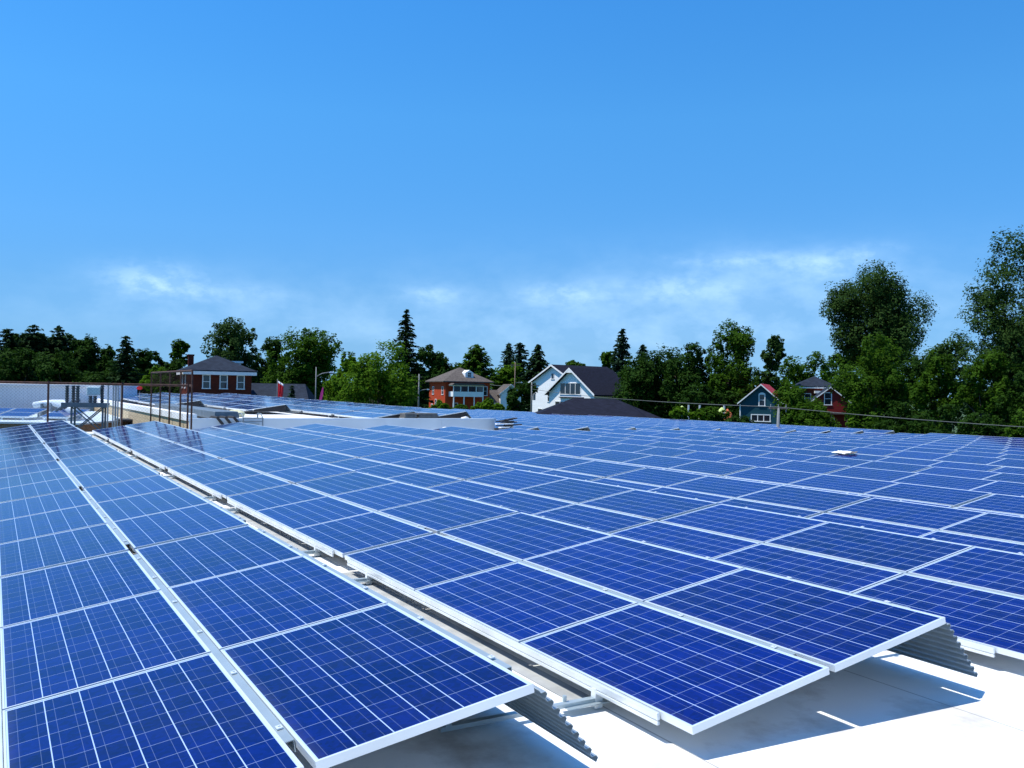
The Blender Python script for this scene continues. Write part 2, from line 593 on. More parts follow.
def make_rack():
    """low rail, middle rail, high rail, corrugated wind sheet and the channels that carry them; local x across, y along, z from the low edge"""
    root = empty("panel_rack")
    T = TILT

    def chan(mb, xa, xb, zt, zb, y0, y1, t=0.004):
        mb.box((xa, y0, zt - t), (xb, y1, zt), M=T)
        mb.box((xa, y0, zb), (xa + t, y1, zt - t), M=T)
        mb.box((xb - t, y0, zb), (xb, y1, zt - t), M=T)
    lo = MB()
    lo.box((-0.024, 0.24, -0.044), (-0.004, 4.86, -0.004), M=T)
    lo.box((-0.029, 0.24, -0.068), (-0.010, 4.86, -0.047), M=T)
    lo.build("low_rail", M['rail'], root, bevel=0.004)
    mi = MB()
    x = PW
    chan(mi, x + 0.003, x + GAP_M - 0.003, -0.006, -0.06, 0.27, 4.80)
    mid = mi.build("middle_rail", M['channel'], root)
    hi = MB()
    x = 2 * PW + GAP_M
    chan(hi, x + 0.003, x + 0.045, -0.012, -0.06, 0.27, 4.80)
    high = hi.build("high_rail", M['channel'], root)
    # corrugated sheet hung from the high edge
    top = Vector((2 * PW + GAP_M + 0.012) * Vector((ct, 0, st)))
    x0, z0 = top.x + 0.030, top.z - 0.042
    x1, z1 = x0 + 0.32, -0.105
    nn = 9
    d = Vector((x1 - x0, z1 - z0))
    L_ = d.length
    d /= L_
    nrm = Vector((-d.y, d.x))
    prof = []
    for i in range(nn):
        for a, h in ((0.0, 0), (0.35, 0), (0.56, 0.020), (0.86, 0.020)):
            q = (i + a) / nn * L_
            prof.append((x0 + d.x * q + nrm.x * h, z0 + d.y * q + nrm.y * h))
    prof.append((x1, z1))
    back = [(x_ - nrm.x * 0.0025, z_ - nrm.y * 0.0025) for x_, z_ in reversed(prof)]
    sh = MB()
    k = len(prof)
    vs_ = [(x_, y, z_) for y in (0.02, SEG - 0.01) for x_, z_ in prof + back]
    n2 = 2 * k
    fs = [(i, (i + 1) % n2, (i + 1) % n2 + n2, i + n2) for i in range(n2)]
    for i in range(k - 1):
        a, b = i, n2 - 1 - i
        fs.append((a, b, b - 1, a + 1))
        fs.append((a + n2, a + 1 + n2, b - 1 + n2, b + n2))
    sh.add(vs_, fs)
    sh.build("wind_sheet", M['galv'], root)
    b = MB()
    b.box((-0.075, 0.95, -0.1590), (0.08, SEG - 0.06, -0.1555))  # thin grey strip added to stand in for shade along the low rail
    b.build("shade_strip", M['mat'], root)
    # short channels on the roof from under the high edge to the next row, and the uprights
    for y in (0.80, 4.35):
        b = MB()
        b.box((1.94, y - 0.02, -0.155), (2.96, y + 0.02, -0.132))
        b.box((2.70, y - 0.05, -0.158), (3.00, y + 0.05, -0.152))
        b.box((1.965, y - 0.018, -0.132), (2.0, y + 0.022, 0.25))
        b.tube([(2.55, y - 0.02, -0.132), (2.55, y - 0.02, -0.09)], 0.012, 6)
        b.tube([(2.72, y + 0.02, -0.132), (2.72, y + 0.02, -0.10)], 0.012, 6)
        b.build("foot_channel", M['channel'], root)
        b = MB()
        b.box((-0.02, y - 0.022, -0.155), (0.03, y + 0.022, -0.045))
        b.build("upright", M['rail'], root)
    return root


S0, ROW = 0.0744, 2.9225
U_NEAR = 3.32
ORD = ["", "first", "second", "third", "fourth", "fifth", "sixth", "seventh", "eighth", "ninth", "tenth", "eleventh", "twelfth",
       "thirteenth", "fourteenth", "fifteenth", "sixteenth", "seventeenth", "eighteenth", "nineteenth", "twentieth", "twenty-first",
       "twenty-second", "twenty-third", "twenty-fourth", "twenty-fifth", "twenty-sixth", "twenty-seventh", "twenty-eighth",
       "twenty-ninth", "thirtieth", "thirty-first", "thirty-second", "thirty-third", "thirty-fourth", "thirty-fifth", "thirty-sixth"]


def raised_z(u):
    return -0.97 - 0.315 + 0.006 * (u - 37)


racks = []      # (block, row, segment counted from its near end, number of segments, s, u, z of low edge)
for k in range(17):
    for i in range(6):
        u0 = U_NEAR + i * STEP
        racks.append(('near', k, i, S0 + ROW * k, u0, LOW0 + fall(S0 + ROW * k, u0 + SEG / 2)))
for k in range(7, 17):
    for i in range(11):
        u0 = 36.1 + i * STEP
        racks.append(('far', k, i, S0 + ROW * k, u0, LOW0 + fall(S0 + ROW * k, u0 + SEG / 2)))
for k, (hi_s, us, n) in enumerate(((10.6, 54.7, 5), (13.5, 47.0, 8), (16.4, 36.8, 10), (19.3, 37.3, 10))):
    for i in range(n):
        u0 = us + i * STEP
        racks.append(('raised', k, i, hi_s - 2.0, u0, raised_z(u0)))


def project(p):
    q = p - Vector((0, 0, CAM_Z))
    y = q.dot(fwd)
    return 512 + F_PX * q.dot(right) / y, 384 - F_PX * q.dot(up) / y, y


def seen_area(block, k, s, u, z, course):
    """rough area in pixels that the photograph shows of one panel"""
    vlo = course * (PW + GAP_M)
    tot = 0
    for a in range(4):
        for b in range(3):
            v0, v1 = vlo + PW * a / 4, vlo + PW * (a + 1) / 4
            w0, w1 = u + PL * b / 3, u + PL * (b + 1) / 3
            sm, zm = s + (v0 + v1) / 2 * ct, z + (v0 + v1) / 2 * st
            if (k > 0 and block != 'raised') or (block == 'raised' and k > 0):      # hidden behind the high edge of the row in front?
                sh = s - ROW + 2.03 * ct
                zh = z + 2.03 * st + (0.03 if block != 'raised' else 0)
                if block != 'raised':
                    zh = LOW0 + fall(s - ROW, (w0 + w1) / 2) + 2.03 * st
                if zm * (sh / sm) < zh:
                    continue
            ps = []
            for (vv, ww) in ((v0, w0), (v1, w0), (v1, w1), (v0, w1)):
                P = su(s + vv * ct, ww, z + vv * st)
                if P.y < 0.6:
                    break
                ps.append(project(P))
            if len(ps) < 4:
                continue
            cx, cy = sum(p[0] for p in ps) / 4, sum(p[1] for p in ps) / 4
            if not (-2 < cx < 1026 and cy < 770):
                continue
            A = 0
            for i in range(4):
                x0, y0 = ps[i][:2]
                x1, y1 = ps[(i + 1) % 4][:2]
                A += x0 * y1 - x1 * y0
            tot += abs(A) / 2
    return tot


cands = []
for ri, (block, k, i, s, u0, z) in enumerate(racks):
    for j in range(3):
        u = u0 + j * PITCH_P
        for c in (0, 1):
            cands.append((seen_area(block, k, s, u, z, c), ri, j, c))
shown = sorted([c for c in cands if c[0] > 0], reverse=True)
single = {c[1:] for c in shown[:298]}

panel0 = make_panel()
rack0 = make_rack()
first_panel = first_rack = True
stuff_p = MB()
stuff_uv = []
far_racks = MB()
near_racks = []


def row_phrase(block, k):
    if block == 'near':
        return ORD[k + 1] + " row from left"
    if block == 'far':
        return ORD[k - 6] + " row beyond the gap"
    return "raised roof, " + ORD[k + 1] + " row from left"


for ri, (block, k, i, s, u0, z) in enumerate(racks):
    far_off = su(s, u0 + 2.5, z).to_2d().length > 40 and i > 0
    near_seen = any(c[0] > 0 for c in cands if c[1] == ri)
    if not near_seen:
        continue
    if far_off:
        Mx = Matrix.Translation(su(s, u0, z)) @ Matrix.Rotation(PSI, 4, 'Z')
        far_racks.box((-0.05, 0.24, -0.09), (-0.01, 4.86, -0.01), 0, Mx)
        far_racks.box((0.0, 0.75, -0.158), (2.0, 0.85, -0.118), 0, Mx)
        far_racks.box((1.96, 0.02, -0.15), (2.0, 0.06, 0.25), 0, Mx)
        far_racks.box((1.96, 4.9, -0.15), (2.0, 4.94, 0.25), 0, Mx)
        far_racks.add([(2.03, 0.02, 0.27), (2.36, 0.02, -0.10), (2.36, SEG, -0.10), (2.03, SEG, 0.27), (2.025, 0.02, 0.267), (2.355, 0.02, -0.103), (2.355, SEG, -0.103), (2.025, SEG, 0.267)],
                      [(0, 1, 2, 3), (7, 6, 5, 4), (0, 4, 5, 1), (1, 5, 6, 2), (2, 6, 7, 3), (3, 7, 4, 0)], 1, Mx)
        r_ = None
    elif first_rack:
        r_, first_rack = rack0, False
    else:
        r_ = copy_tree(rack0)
    if block == 'near':
        lab = f"aluminium panel rack with corrugated wind sheet, {ORD[i + 1]} along the {ORD[k + 1]} row from left"
    elif block == 'far':
        lab = f"aluminium panel rack beyond the cross gap, {ORD[i + 1]} along the {ORD[k + 1]} row from left"
    else:
        lab = f"aluminium panel rack on the raised roof, {ORD[i + 1]} along its {ORD[k + 1]} row from left"
    if r_ is not None:
        r_.location = su(s, u0, z)
        r_.rotation_euler = (0, 0, PSI)
        tag(r_, lab, "panel rack", "racks under the rows of solar panels")
        if i == 0 and block == 'raised':
            ep = MB()
            ep.prism([(0.35, -0.10), (1.99, -0.10), (1.99, 0.255), (0.35, 0.005)], 0.03, 0.045)
            ep.build("end_plate", M['black'], r_)
        near_racks.append((su(s, u0 + 2.5, z).to_2d().length, r_))
    for j in range(3):
        u = u0 + j * PITCH_P
        for c in (0, 1):
            v = c * (PW + GAP_M)
            loc = su(s + v * ct, u, z + v * st)
            if (ri, j, c) in single:
                if first_panel:
                    p, first_panel = panel0, False
                else:
                    p = copy_tree(panel0)
                p.location = loc
                p.rotation_euler = (rnd.gauss(0, 0.0012), -TH + rnd.gauss(0, 0.0012), PSI)
                course = ("lower", "upper")[c]
                nn = ORD[i * 3 + j + 1]
                if block == 'near':
                    lab = f"blue solar panel, {nn} along the {course} course of the {ORD[k + 1]} row from left"
                elif block == 'far':
                    lab = f"blue solar panel beyond the cross gap, {nn} along the {course} course, {ORD[k + 1]} row"
                else:
                    lab = f"blue solar panel on raised roof, {nn} along {course} course, {ORD[k + 1]} row from left"
                tag(p, lab, "solar panel", "blue solar panels laid in rows on the white roof")
            else:
                Mx = Matrix.Translation(loc) @ Matrix.Rotation(PSI, 4, 'Z') @ TILT
                stuff_p.box((0, 0, -DEEP), (LIP, PL, 0), 1, Mx)
                stuff_p.box((PW - LIP, 0, -DEEP), (PW, PL, 0), 1, Mx)
                stuff_p.box((LIP, 0, -DEEP), (PW - LIP, LIP, 0), 1, Mx)
                stuff_p.box((LIP, PL - LIP, -DEEP), (PW - LIP, PL, 0), 1, Mx)
                stuff_p.box((LIP, LIP, -0.008), (PW - LIP, PL - LIP, -0.0035), 0, Mx)
for d_, r_ in near_racks:
    if d_ < 15:
        add_clamps(r_)
tag(far_racks.build("distant_panel_racks", [M['rail'], M['galv']]), "far racks and wind sheets under the far solar panels", "racks", None, "stuff")
so = stuff_p.build("distant_solar_panels", [M['cells'], M['frame']])
tag(so, "far rows of blue solar panels too small to tell apart", "solar panels", None, "stuff")
uvl = so.data.uv_layers.new(name="panel")
# every panel is 5 boxes of 6 faces; cell boxes carry the panel's own metres
quad = {0: (LIP, LIP), 1: (PW - LIP, LIP), 2: (PW - LIP, PL - LIP), 3: (LIP, PL - LIP)}
for p in so.data.polygons:
    if p.material_index == 0:
        for li in p.loop_indices:
            vi = so.data.loops[li].vertex_index % 8
            uvl.data[li].uv = quad[vi % 4]
#BACKGROUND
# ------------------------------------------------------------------ more materials
M.update(
    white_paint=mat("white_paint", (0.80, 0.80, 0.78), 0.6, 0, 0.05, 1.5),
    clap_white=course_mat("white_clapboard", (0.87, 0.88, 0.87), (0.72, 0.73, 0.73), 8, 0.2, 0.6, 0.012, 0.03),
    clap_teal=course_mat("teal_clapboard", (0.015, 0.068, 0.092), (0.008, 0.035, 0.048), 8, 0.2, 0.6, 0.012, 0.08),
    clap_red=course_mat("red_clapboard", (0.155, 0.015, 0.013), (0.10, 0.012, 0.014), 8, 0.2, 0.6, 0.012, 0.08),
    brick_dark=course_mat("dark_red_brick", (0.10, 0.016, 0.008), (0.12, 0.04, 0.03), 0.22, 0.075, 0.9, 0.010),
    brick_orange=course_mat("orange_brick", (0.44, 0.048, 0.014), (0.34, 0.075, 0.035), 0.22, 0.075, 0.9, 0.010),
    block_beige=course_mat("beige_block", (0.50, 0.40, 0.26), (0.36, 0.30, 0.21), 0.4, 0.2, 0.9, 0.012, 0.10),
    brick_brown=course_mat("brown_brick", (0.24, 0.12, 0.06), (0.3, 0.25, 0.2), 0.22, 0.075, 0.9, 0.010),
    shingle_dark=course_mat("charcoal_shingle", (0.012, 0.0135, 0.025), (0.007, 0.008, 0.014), 0.3, 0.11, 0.9, 0.010),
    shingle_slate=course_mat("slate_grey_shingle", (0.022, 0.030, 0.046), (0.012, 0.016, 0.024), 0.3, 0.11, 0.9, 0.010),
    shingle_brown=course_mat("brown_shingle", (0.115, 0.098, 0.086), (0.07, 0.058, 0.05), 0.3, 0.11, 0.9, 0.010),
    roof_red=course_mat("red_metal_roof", (0.42, 0.018, 0.010), (0.25, 0.012, 0.01), 0.4, 5.0, 0.5, 0.02, 0.05),
    glass=mat("dark_window_glass", (0.015, 0.02, 0.03), 0.06, 0, 0.1, 1, spec=0.8),
    flashing=mat("pale_grey_flashing", (0.52, 0.60, 0.66), 0.5, 0.1, 0.06, 0.8, 0.05, 4),
    siding=course_mat("white_ribbed_siding", (0.86, 0.88, 0.90), (0.74, 0.77, 0.81), 0.30, 30.0, 0.5, 0.02, 0.02),
    rust=mat("rusty_steel", (0.040, 0.020, 0.015), 0.8, 0.1, 0.4, 9, 0.1, 60, (0.075, 0.032, 0.020)),
    grey_steel=mat("dull_grey_steel", (0.16, 0.20, 0.23), 0.55, 0.4, 0.2, 5),
    pipe=mat("weathered_pipe", (0.42, 0.44, 0.45), 0.5, 0.4, 0.2, 5),
    insul=mat("dark_glazed_ceramic", (0.04, 0.07, 0.09), 0.25),
    tank=mat("pale_green_tank", (0.55, 0.68, 0.68), 0.45),
    wood=mat("weathered_pole_wood", (0.17, 0.12, 0.085), 0.9, 0, 0.25, 6),
    pole_grey=mat("grey_pole", (0.19, 0.20, 0.20), 0.8, 0, 0.15, 6),
    bark=mat("bark", (0.075, 0.055, 0.04), 0.95, 0, 0.3, 6, 0.4, 18),
    wire=mat("wire_sheath", (0.10, 0.11, 0.10), 0.85),
    concrete=mat("grey_paver", (0.13, 0.125, 0.115), 0.9, 0, 0.2, 6),
    dark_fabric=mat("dark_sheet", (0.03, 0.03, 0.032), 0.8, 0, 0.4, 5),
    flag_red=mat("red_flag_cloth", (0.68, 0.015, 0.02), 0.8, 0, 0.1, 4),
    flag_pink=mat("magenta_banner_cloth", (0.65, 0.04, 0.20), 0.8, 0, 0.1, 4),
    lime=mat("lime_canvas", (0.50, 0.62, 0.20), 0.8),
    orange=mat("orange_tarp", (0.50, 0.12, 0.04), 0.8),
    cream=mat("cream_sacking", (0.62, 0.60, 0.38), 0.85, 0, 0.2, 6),
    grass=mat("mown_grass", (0.045, 0.085, 0.020), 0.95, 0, 0.4, 0.25, 0.3, 6),
)


def foliage(name, base, tip, trans=0.35):
    m = bpy.data.materials.new(name)
    m.use_nodes = True
    n, l = m.node_tree.nodes, m.node_tree.links
    b = n["Principled BSDF"]
    b.inputs["Roughness"].default_value = 0.8
    b.inputs["Specular IOR Level"].default_value = 0.08
    tc = n.new("ShaderNodeTexCoord")
    no = n.new("ShaderNodeTexNoise")
    no.inputs["Scale"].default_value = 1.1
    no.inputs["Detail"].default_value = 8
    l.new(tc.outputs["Object"], no.inputs["Vector"])
    ra = n.new("ShaderNodeValToRGB")
    ra.color_ramp.elements[0].position, ra.color_ramp.elements[1].position = 0.32, 0.68
    ra.color_ramp.elements[0].color, ra.color_ramp.elements[1].color = (*base, 1), (*tip, 1)
    l.new(no.outputs[0], ra.inputs[0])
    l.new(ra.outputs[0], b.inputs["Base Color"])
    tr = n.new("ShaderNodeBsdfTranslucent")
    l.new(ra.outputs[0], tr.inputs["Color"])
    mx = n.new("ShaderNodeMixShader")
    mx.inputs[0].default_value = trans
    l.new(b.outputs[0], mx.inputs[1])
    l.new(tr.outputs[0], mx.inputs[2])
    l.new(mx.outputs[0], n["Material Output"].inputs[0])
    return m


LEAF = dict(
    mid=foliage("green_leaves", (0.0249, 0.0697, 0.0041), (0.0597, 0.1326, 0.0083), 0.42),
    dark=foliage("dark_green_leaves", (0.0116, 0.0381, 0.0041), (0.0282, 0.0712, 0.0066), 0.33),
    bright=foliage("bright_green_leaves", (0.0497, 0.1202, 0.0049), (0.0995, 0.1989, 0.0100), 0.47),
    silver=foliage("silvery_green_leaves", (0.0215, 0.0531, 0.0100), (0.0497, 0.1011, 0.0199), 0.4),
    needle=foliage("dark_needles", (0.0083, 0.0265, 0.0075), (0.0199, 0.0497, 0.0124), 0.2),
    blue_needle=foliage("bluish_needles", (0.0116, 0.0332, 0.0166), (0.0265, 0.0580, 0.0282), 0.2),
)

# ------------------------------------------------------------------ the ground
g = MB()
g.add([(-1500, -300, 0), (1500, -300, 0), (1500, 2500, 0), (-1500, 2500, 0)], [(0, 1, 2, 3)])
tag(g.build("ground", M['grass']), kind='structure')


# ------------------------------------------------------------------ trees
def unit(rng, n):
    v = rng.normal(size=(n, 3))
    return v / np.linalg.norm(v, axis=1, keepdims=True)


def leaf_object(name, P, N, ln, wd, material, parent, rng, along=None):
    n = len(P)
    N = N / np.linalg.norm(N, axis=1, keepdims=True)
    t = unit(rng, n) if along is None else along + 0.35 * unit(rng, n)
    t -= N * (t * N).sum(1, keepdims=True)
    t /= np.linalg.norm(t, axis=1, keepdims=True) + 1e-9
    b = np.cross(N, t)
    sc = rng.uniform(0.65, 1.35, size=(n, 1))
    L_, W_ = t * ln * sc / 2, b * wd * sc / 2
    fold = N * (wd * 0.18) * sc
    V = np.empty((n, 4, 3))
    V[:, 0], V[:, 1], V[:, 2], V[:, 3] = P - L_, P + W_ + fold, P + L_, P - W_ + fold
    me = bpy.data.meshes.new(name)
    me.vertices.add(4 * n)
    me.vertices.foreach_set("co", V.reshape(-1))
    me.loops.add(4 * n)
    me.loops.foreach_set("vertex_index", np.arange(4 * n, dtype=np.int32))
    me.polygons.add(n)
    me.polygons.foreach_set("loop_start", np.arange(0, 4 * n, 4, dtype=np.int32))
    me.polygons.foreach_set("loop_total", np.full(n, 4, dtype=np.int32))
    me.materials.append(material)
    me.update(calc_edges=True)
    o = bpy.data.objects.new(name, me)
    col.objects.link(o)
    o.parent = parent
    return o


def lobed_crown(rng, z0, z1, rx, ry, lobes, clumps, leaves, vase=0.0, ragged=0.25):
    """leaf points and normals of a broad crown between heights z0 and z1; also the lobe centres"""
    zc, rz = (z0 + z1) / 2, (z1 - z0) / 2
    P, N, C = [], [], []
    rm = min(rx, ry, rz)
    i = 0
    while len(C) < lobes:
        d = unit(rng, 1)[0]
        q = rng.uniform(0.25, 0.80) ** 0.7
        c = d * q
        if vase and c[2] < 0 and math.hypot(c[0], c[1]) > 1 - vase * -c[2]:
            continue
        r = rm * rng.uniform(0.24, 0.40)
        k = 1.0 + ragged * rng.uniform(-0.5, 0.6)
        C.append((np.array([c[0] * (rx - r * 0.6) * k, c[1] * (ry - r * 0.6) * k, zc + c[2] * (rz - r * 0.6) * (1 + 0.3 * ragged * rng.uniform(-1, 1))]), r))
    for c, r in C:
        m = max(8, int(clumps * (r / (rm * 0.32)) ** 1.5))
        d = unit(rng, m)
        d[:, 2] = d[:, 2] * 0.9 + 0.10
        p = c + d * r * rng.uniform(0.55, 1.05, size=(m, 1)) * np.array([1.1, 1.1, 0.9])
        cr = r * rng.uniform(0.13, 0.24, size=(m, 1))
        for j in range(m):
            k = leaves
            q = np.clip(rng.normal(size=(k, 3)), -1.25, 1.25) * cr[j] * np.array([1, 1, 0.75])
            P.append(p[j] + q)
            N.append(d[j] * 0.7 + np.array([0, 0, 0.5]) + rng.normal(size=(k, 3)) * 0.36)
    return np.concatenate(P), np.concatenate(N), C


def trunk_mesh(h, r, tops, rng):
    b = MB()
    lean = rng.normal() * 0.15
    top = Vector((lean, rng.normal() * 0.1, h))
    b.tube([(0, 0, -0.1), (0.05, 0, h * 0.15), (lean * 0.5, 0, h * 0.55), top], [r * 1.35, r, r * 0.85, r * 0.55], 9)
    for c in tops:
        a = Vector((lean * 0.6, 0, h * rng.uniform(0.55, 0.98)))
        e = Vector(c)
        mid = a.lerp(e, 0.5) + Vector((0, 0, 0.08 * (e - a).length))
        b.tube([a, mid, e], [r * 0.42, r * 0.26, r * 0.07], 6)
    return b


def broad_tree(label, px, Y, top, wpx, leaf='mid', seed=0, z0=None, lobes=26, clumps=26, leaves=26, size=None, vase=0.0, ragged=0.15, trunk_r=None, depth=0.9,
               name="deciduous_tree", group=None, cat="tree"):
    rng = np.random.default_rng(seed)
    base = at(px, 400, Y)
    H = at(px, top, Y).z
    rx = wpx / 2 / F_PX * Y
    z0 = H * 0.22 if z0 is None else z0
    root = empty(name, (base.x, base.y, 0), rng.uniform(0, 6.28) * 0)
    P, N, C = lobed_crown(rng, z0, H, rx, rx * depth, lobes, clumps, leaves, vase, ragged)
    top_, bot_ = np.percentile(P[:, 2], 99.9), np.percentile(P[:, 2], 1)
    P[:, 2] = H - (top_ - P[:, 2]) * (H - z0) / (top_ - bot_)
    P[:, :2] *= rx / np.percentile(np.abs(P[:, 0]), 99.93)
    if vase:
        P[:, :2] *= (0.42 + 0.58 * np.clip((P[:, 2:3] - z0) / (0.50 * (H - z0)), 0, 1) ** 0.7)
    P[:, 2] = np.maximum(P[:, 2], 0.05)
    ln = size or max(0.14, 0.0023 * Y)
    leaf_object("crown", P, N, ln * 1.25, ln * 0.85, LEAF[leaf], root, rng)
    tr = trunk_r or max(0.12, H * 0.018)
    tops = [tuple(c) for c, r in C if c[2] > z0 + 0.1 * (H - z0)][:9]
    trunk_mesh(max(z0 + 0.45 * (H - z0), 0.6), tr, tops, rng).build("trunk", M['bark'], root, True)
    tag(root, label, cat, group)
    return root


def conifer(label, px, Y, top, wpx, leaf='needle', seed=0, bare=0.05, power=0.85, dens=1.0, group=None, name="spruce_tree", droop=0.28):
    rng = np.random.default_rng(seed)
    base = at(px, 400, Y)
    H = at(px, top, Y).z
    Rb = wpx / 2 / F_PX * Y * 1.0
    root = empty(name, (base.x, base.y, 0))
    P, N, A = [], [], []
    b = MB()
    b.tube([(0, 0, -0.1), (0, 0, H * 0.5), (0, 0, H * 0.985)], [H * 0.016, H * 0.010, 0.02], 8)
    z = H * bare
    step = max(0.28, H * 0.028)
    while z < H * 0.985:
        t = z / H
        Lm = Rb * max(0.03, ((1 - t) / (1 - bare))) ** power
        nb = int((6 + rng.integers(0, 4)) * dens) if t < 0.9 else 5
        a0 = rng.uniform(0, 6.28)
        for k in range(nb):
            a = a0 + 6.28 * k / nb + rng.normal() * 0.25
            Lb = Lm * rng.uniform(0.60, 1.12)
            m = max(3, int(Lb / (0.0022 * Y) * dens))
            q = np.linspace(0.12, 1, m)
            zz = z + rng.normal() * step * 0.3 + Lb * (0.10 * q - droop * q ** 1.6 + 0.10 * q ** 4)
            d = np.array([math.cos(a), math.sin(a), 0])
            side = np.array([-d[1], d[0], 0])
            pts = d * (q * Lb)[:, None] + np.array([0, 0, 1]) * zz[:, None]
            for w in (-0.5, 0, 0.5):
                spread = (0.30 * Lb * (1.05 - q))[:, None] * w
                P.append(pts + side * spread + rng.normal(size=(m, 3)) * 0.05 * Lb * 0.5)
                N.append(np.tile([0, 0, 1.0], (m, 1)) + d * 0.35 + rng.normal(size=(m, 3)) * 0.38)
                A.append(np.tile(d + side * w * 0.9 + np.array([0, 0, -0.25]), (m, 1)))
            if t < 0.9 and k % 2 == 0:
                b.tube([(0, 0, z), tuple(d * Lb * 0.5 + np.array([0, 0, z - 0.02 * Lb])), tuple(pts[-1])], [0.035, 0.022, 0.008], 4)
        z += step * rng.uniform(0.7, 1.25)
    P, N, A = np.concatenate(P), np.concatenate(N), np.concatenate(A)
    s_ = max(0.16, 0.0036 * Y)
    leaf_object("crown", P, N, s_ * 1.5, s_ * 0.7, LEAF[leaf], root, rng, A)
    b.build("trunk", M['bark'], root, True)
    tag(root, label, "tree", group)
    return root


def bush(label, px, Y, top, wpx, leaf='bright', seed=0, base_z=0.0, name="garden_bush"):
    rng = np.random.default_rng(seed)
    base = at(px, 400, Y)
    H = at(px, top, Y).z
    rx = wpx / 2 / F_PX * Y
    root = empty(name, (base.x, base.y, base_z))
    P, N, C = lobed_crown(rng, 0.1, H - base_z, rx, rx * 0.8, 14, 22, 22, 0, 0.3)
    P[:, 2] *= (H - base_z) / np.percentile(P[:, 2], 99.5)
    P[:, 0] *= rx / np.percentile(np.abs(P[:, 0]), 99.5)
    P[:, 2] = np.maximum(P[:, 2], 0.03)
    ln = max(0.10, 0.0020 * Y)
    leaf_object("foliage", P, N, ln * 1.2, ln * 0.9, LEAF[leaf], root, rng)
    b = MB()
    for k in range(6):
        c = C[k][0]
        b.tube([(c[0] * 0.1, c[1] * 0.1, -0.05), (c[0] * 0.5, c[1] * 0.5, c[2] * 0.6), tuple(c)], [0.05, 0.035, 0.01], 5)
    b.build("stem", M['bark'], root)
    tag(root, label, "bush")
    return root


G_T = "trees around the roof"
# left, behind the white shed
conifer("dark full conifer at the far left of the tree line", 6, 108, 328, 62, seed=1, power=0.55, dens=1.5, group=G_T, name="conifer_tree", droop=0.15)
conifer("tallest dark conifer behind the white ribbed shed", 33, 110, 324, 66, seed=2, power=0.55, dens=1.5, group=G_T, name="conifer_tree", droop=0.15)
conifer("dark conifer behind the long white shed, third from the left", 57, 112, 326, 60, seed=3, power=0.6, dens=1.5, group=G_T, name="conifer_tree", droop=0.15)
broad_tree("dark rounded tree right of the conifers behind the white shed", 84, 112, 337, 56, 'dark', 4, z0=1.0, group=G_T)
broad_tree("dark low tree in front of the conifers at far left", 18, 100, 349, 70, 'dark', 41, z0=0.6, group=G_T)
broad_tree("dark bushy tree between the white shed and the conifers", 66, 98, 352, 70, 'dark', 42, z0=0.6, group=G_T)
broad_tree("dark full tree filling the skyline between the first two conifers", 22, 116, 334, 46, 'dark', 83, z0=1.0, lobes=30, group=G_T)
broad_tree("dark full tree filling the skyline between the tallest and third conifer", 46, 118, 336, 44, 'dark', 84, z0=1.0, lobes=30, group=G_T)
broad_tree("dark full tree right of the third conifer, slightly lower", 71, 118, 335, 40, 'dark', 85, z0=1.0, lobes=30, group=G_T)
broad_tree("dark full tree between the rounded tree and the layered spruce", 106, 112, 347, 40, 'dark', 86, z0=1.0, lobes=30, group=G_T)
broad_tree("dark full tree just right of the layered spruce", 143, 116, 350, 40, 'dark', 87, z0=1.0, lobes=30, group=G_T)
conifer("layered spruce with flat drooping tiers above the steel stand", 125, 96, 334, 60, seed=5, power=0.7, dens=1.2, group=G_T)
broad_tree("low dark tree between the layered spruce and the brick house", 152, 130, 352, 46, 'dark', 6, z0=0.8, group=G_T)
broad_tree("slim ragged tree rising behind the brick house chimney", 180, 128, 341, 34, 'mid', 77, z0=2.0, ragged=0.1, group=G_T, lobes=30)
broad_tree("small bright green tree behind the rusty cage", 152, 82, 367, 42, 'bright', 8, z0=0.8, lobes=15, group=G_T)
broad_tree("dark tree low behind the brick house on its left", 182, 118, 360, 40, 'dark', 43, z0=0.8, lobes=15, group=G_T)
broad_tree("big round tree standing over the slate brick house roof", 230, 128, 320, 64, 'silver', 9, lobes=26, group=G_T)
broad_tree("dark tree between the round tree and the spreading tree", 266, 136, 338, 52, 'dark', 10, z0=1, group=G_T)
broad_tree("wide spreading tree overhanging towards the utility pole", 304, 122, 328, 82, 'mid', 11, z0=4.5, lobes=26, ragged=0.4, group=G_T)
broad_tree("dark undergrowth tree below the wide spreading tree", 300, 132, 362, 80, 'dark', 12, z0=0.3, group=G_T)
broad_tree("large bright green tree nearest, left of the orange brick house", 378, 80, 341, 84, 'bright', 13, z0=0.3, lobes=30, clumps=28, group=G_T)
broad_tree("bright green shoulder tree beside the magenta banner", 346, 84, 353, 50, 'bright', 14, z0=0.3, lobes=18, group=G_T)
conifer("tall pointed spruce rising above the bright green tree", 405, 135, 308, 64, seed=15, power=0.8, dens=1.15, group=G_T)
broad_tree("round dark tree behind the left of the orange brick house", 434, 225, 346, 50, 'dark', 16, z0=1.0, ragged=0.05, lobes=34, group=G_T)
conifer("broad soft pine behind the orange brick house roof", 475, 232, 344, 60, 'mid', seed=17, power=0.6, dens=1.3, group=G_T, name="pine_tree", droop=0.05)
broad_tree("dark tree closing the gap behind the orange brick house", 452, 240, 364, 60, 'dark', 18, z0=0.5, group=G_T)
broad_tree("yellow green round tree beside the brown utility pole", 507, 238, 364, 42, 'bright', 19, z0=1.0, group=G_T)
conifer("left of a pair of thin spruces behind the yellow green tree", 508, 256, 343, 34, 'blue_needle', seed=20, group=G_T, power=0.7, bare=0.2)
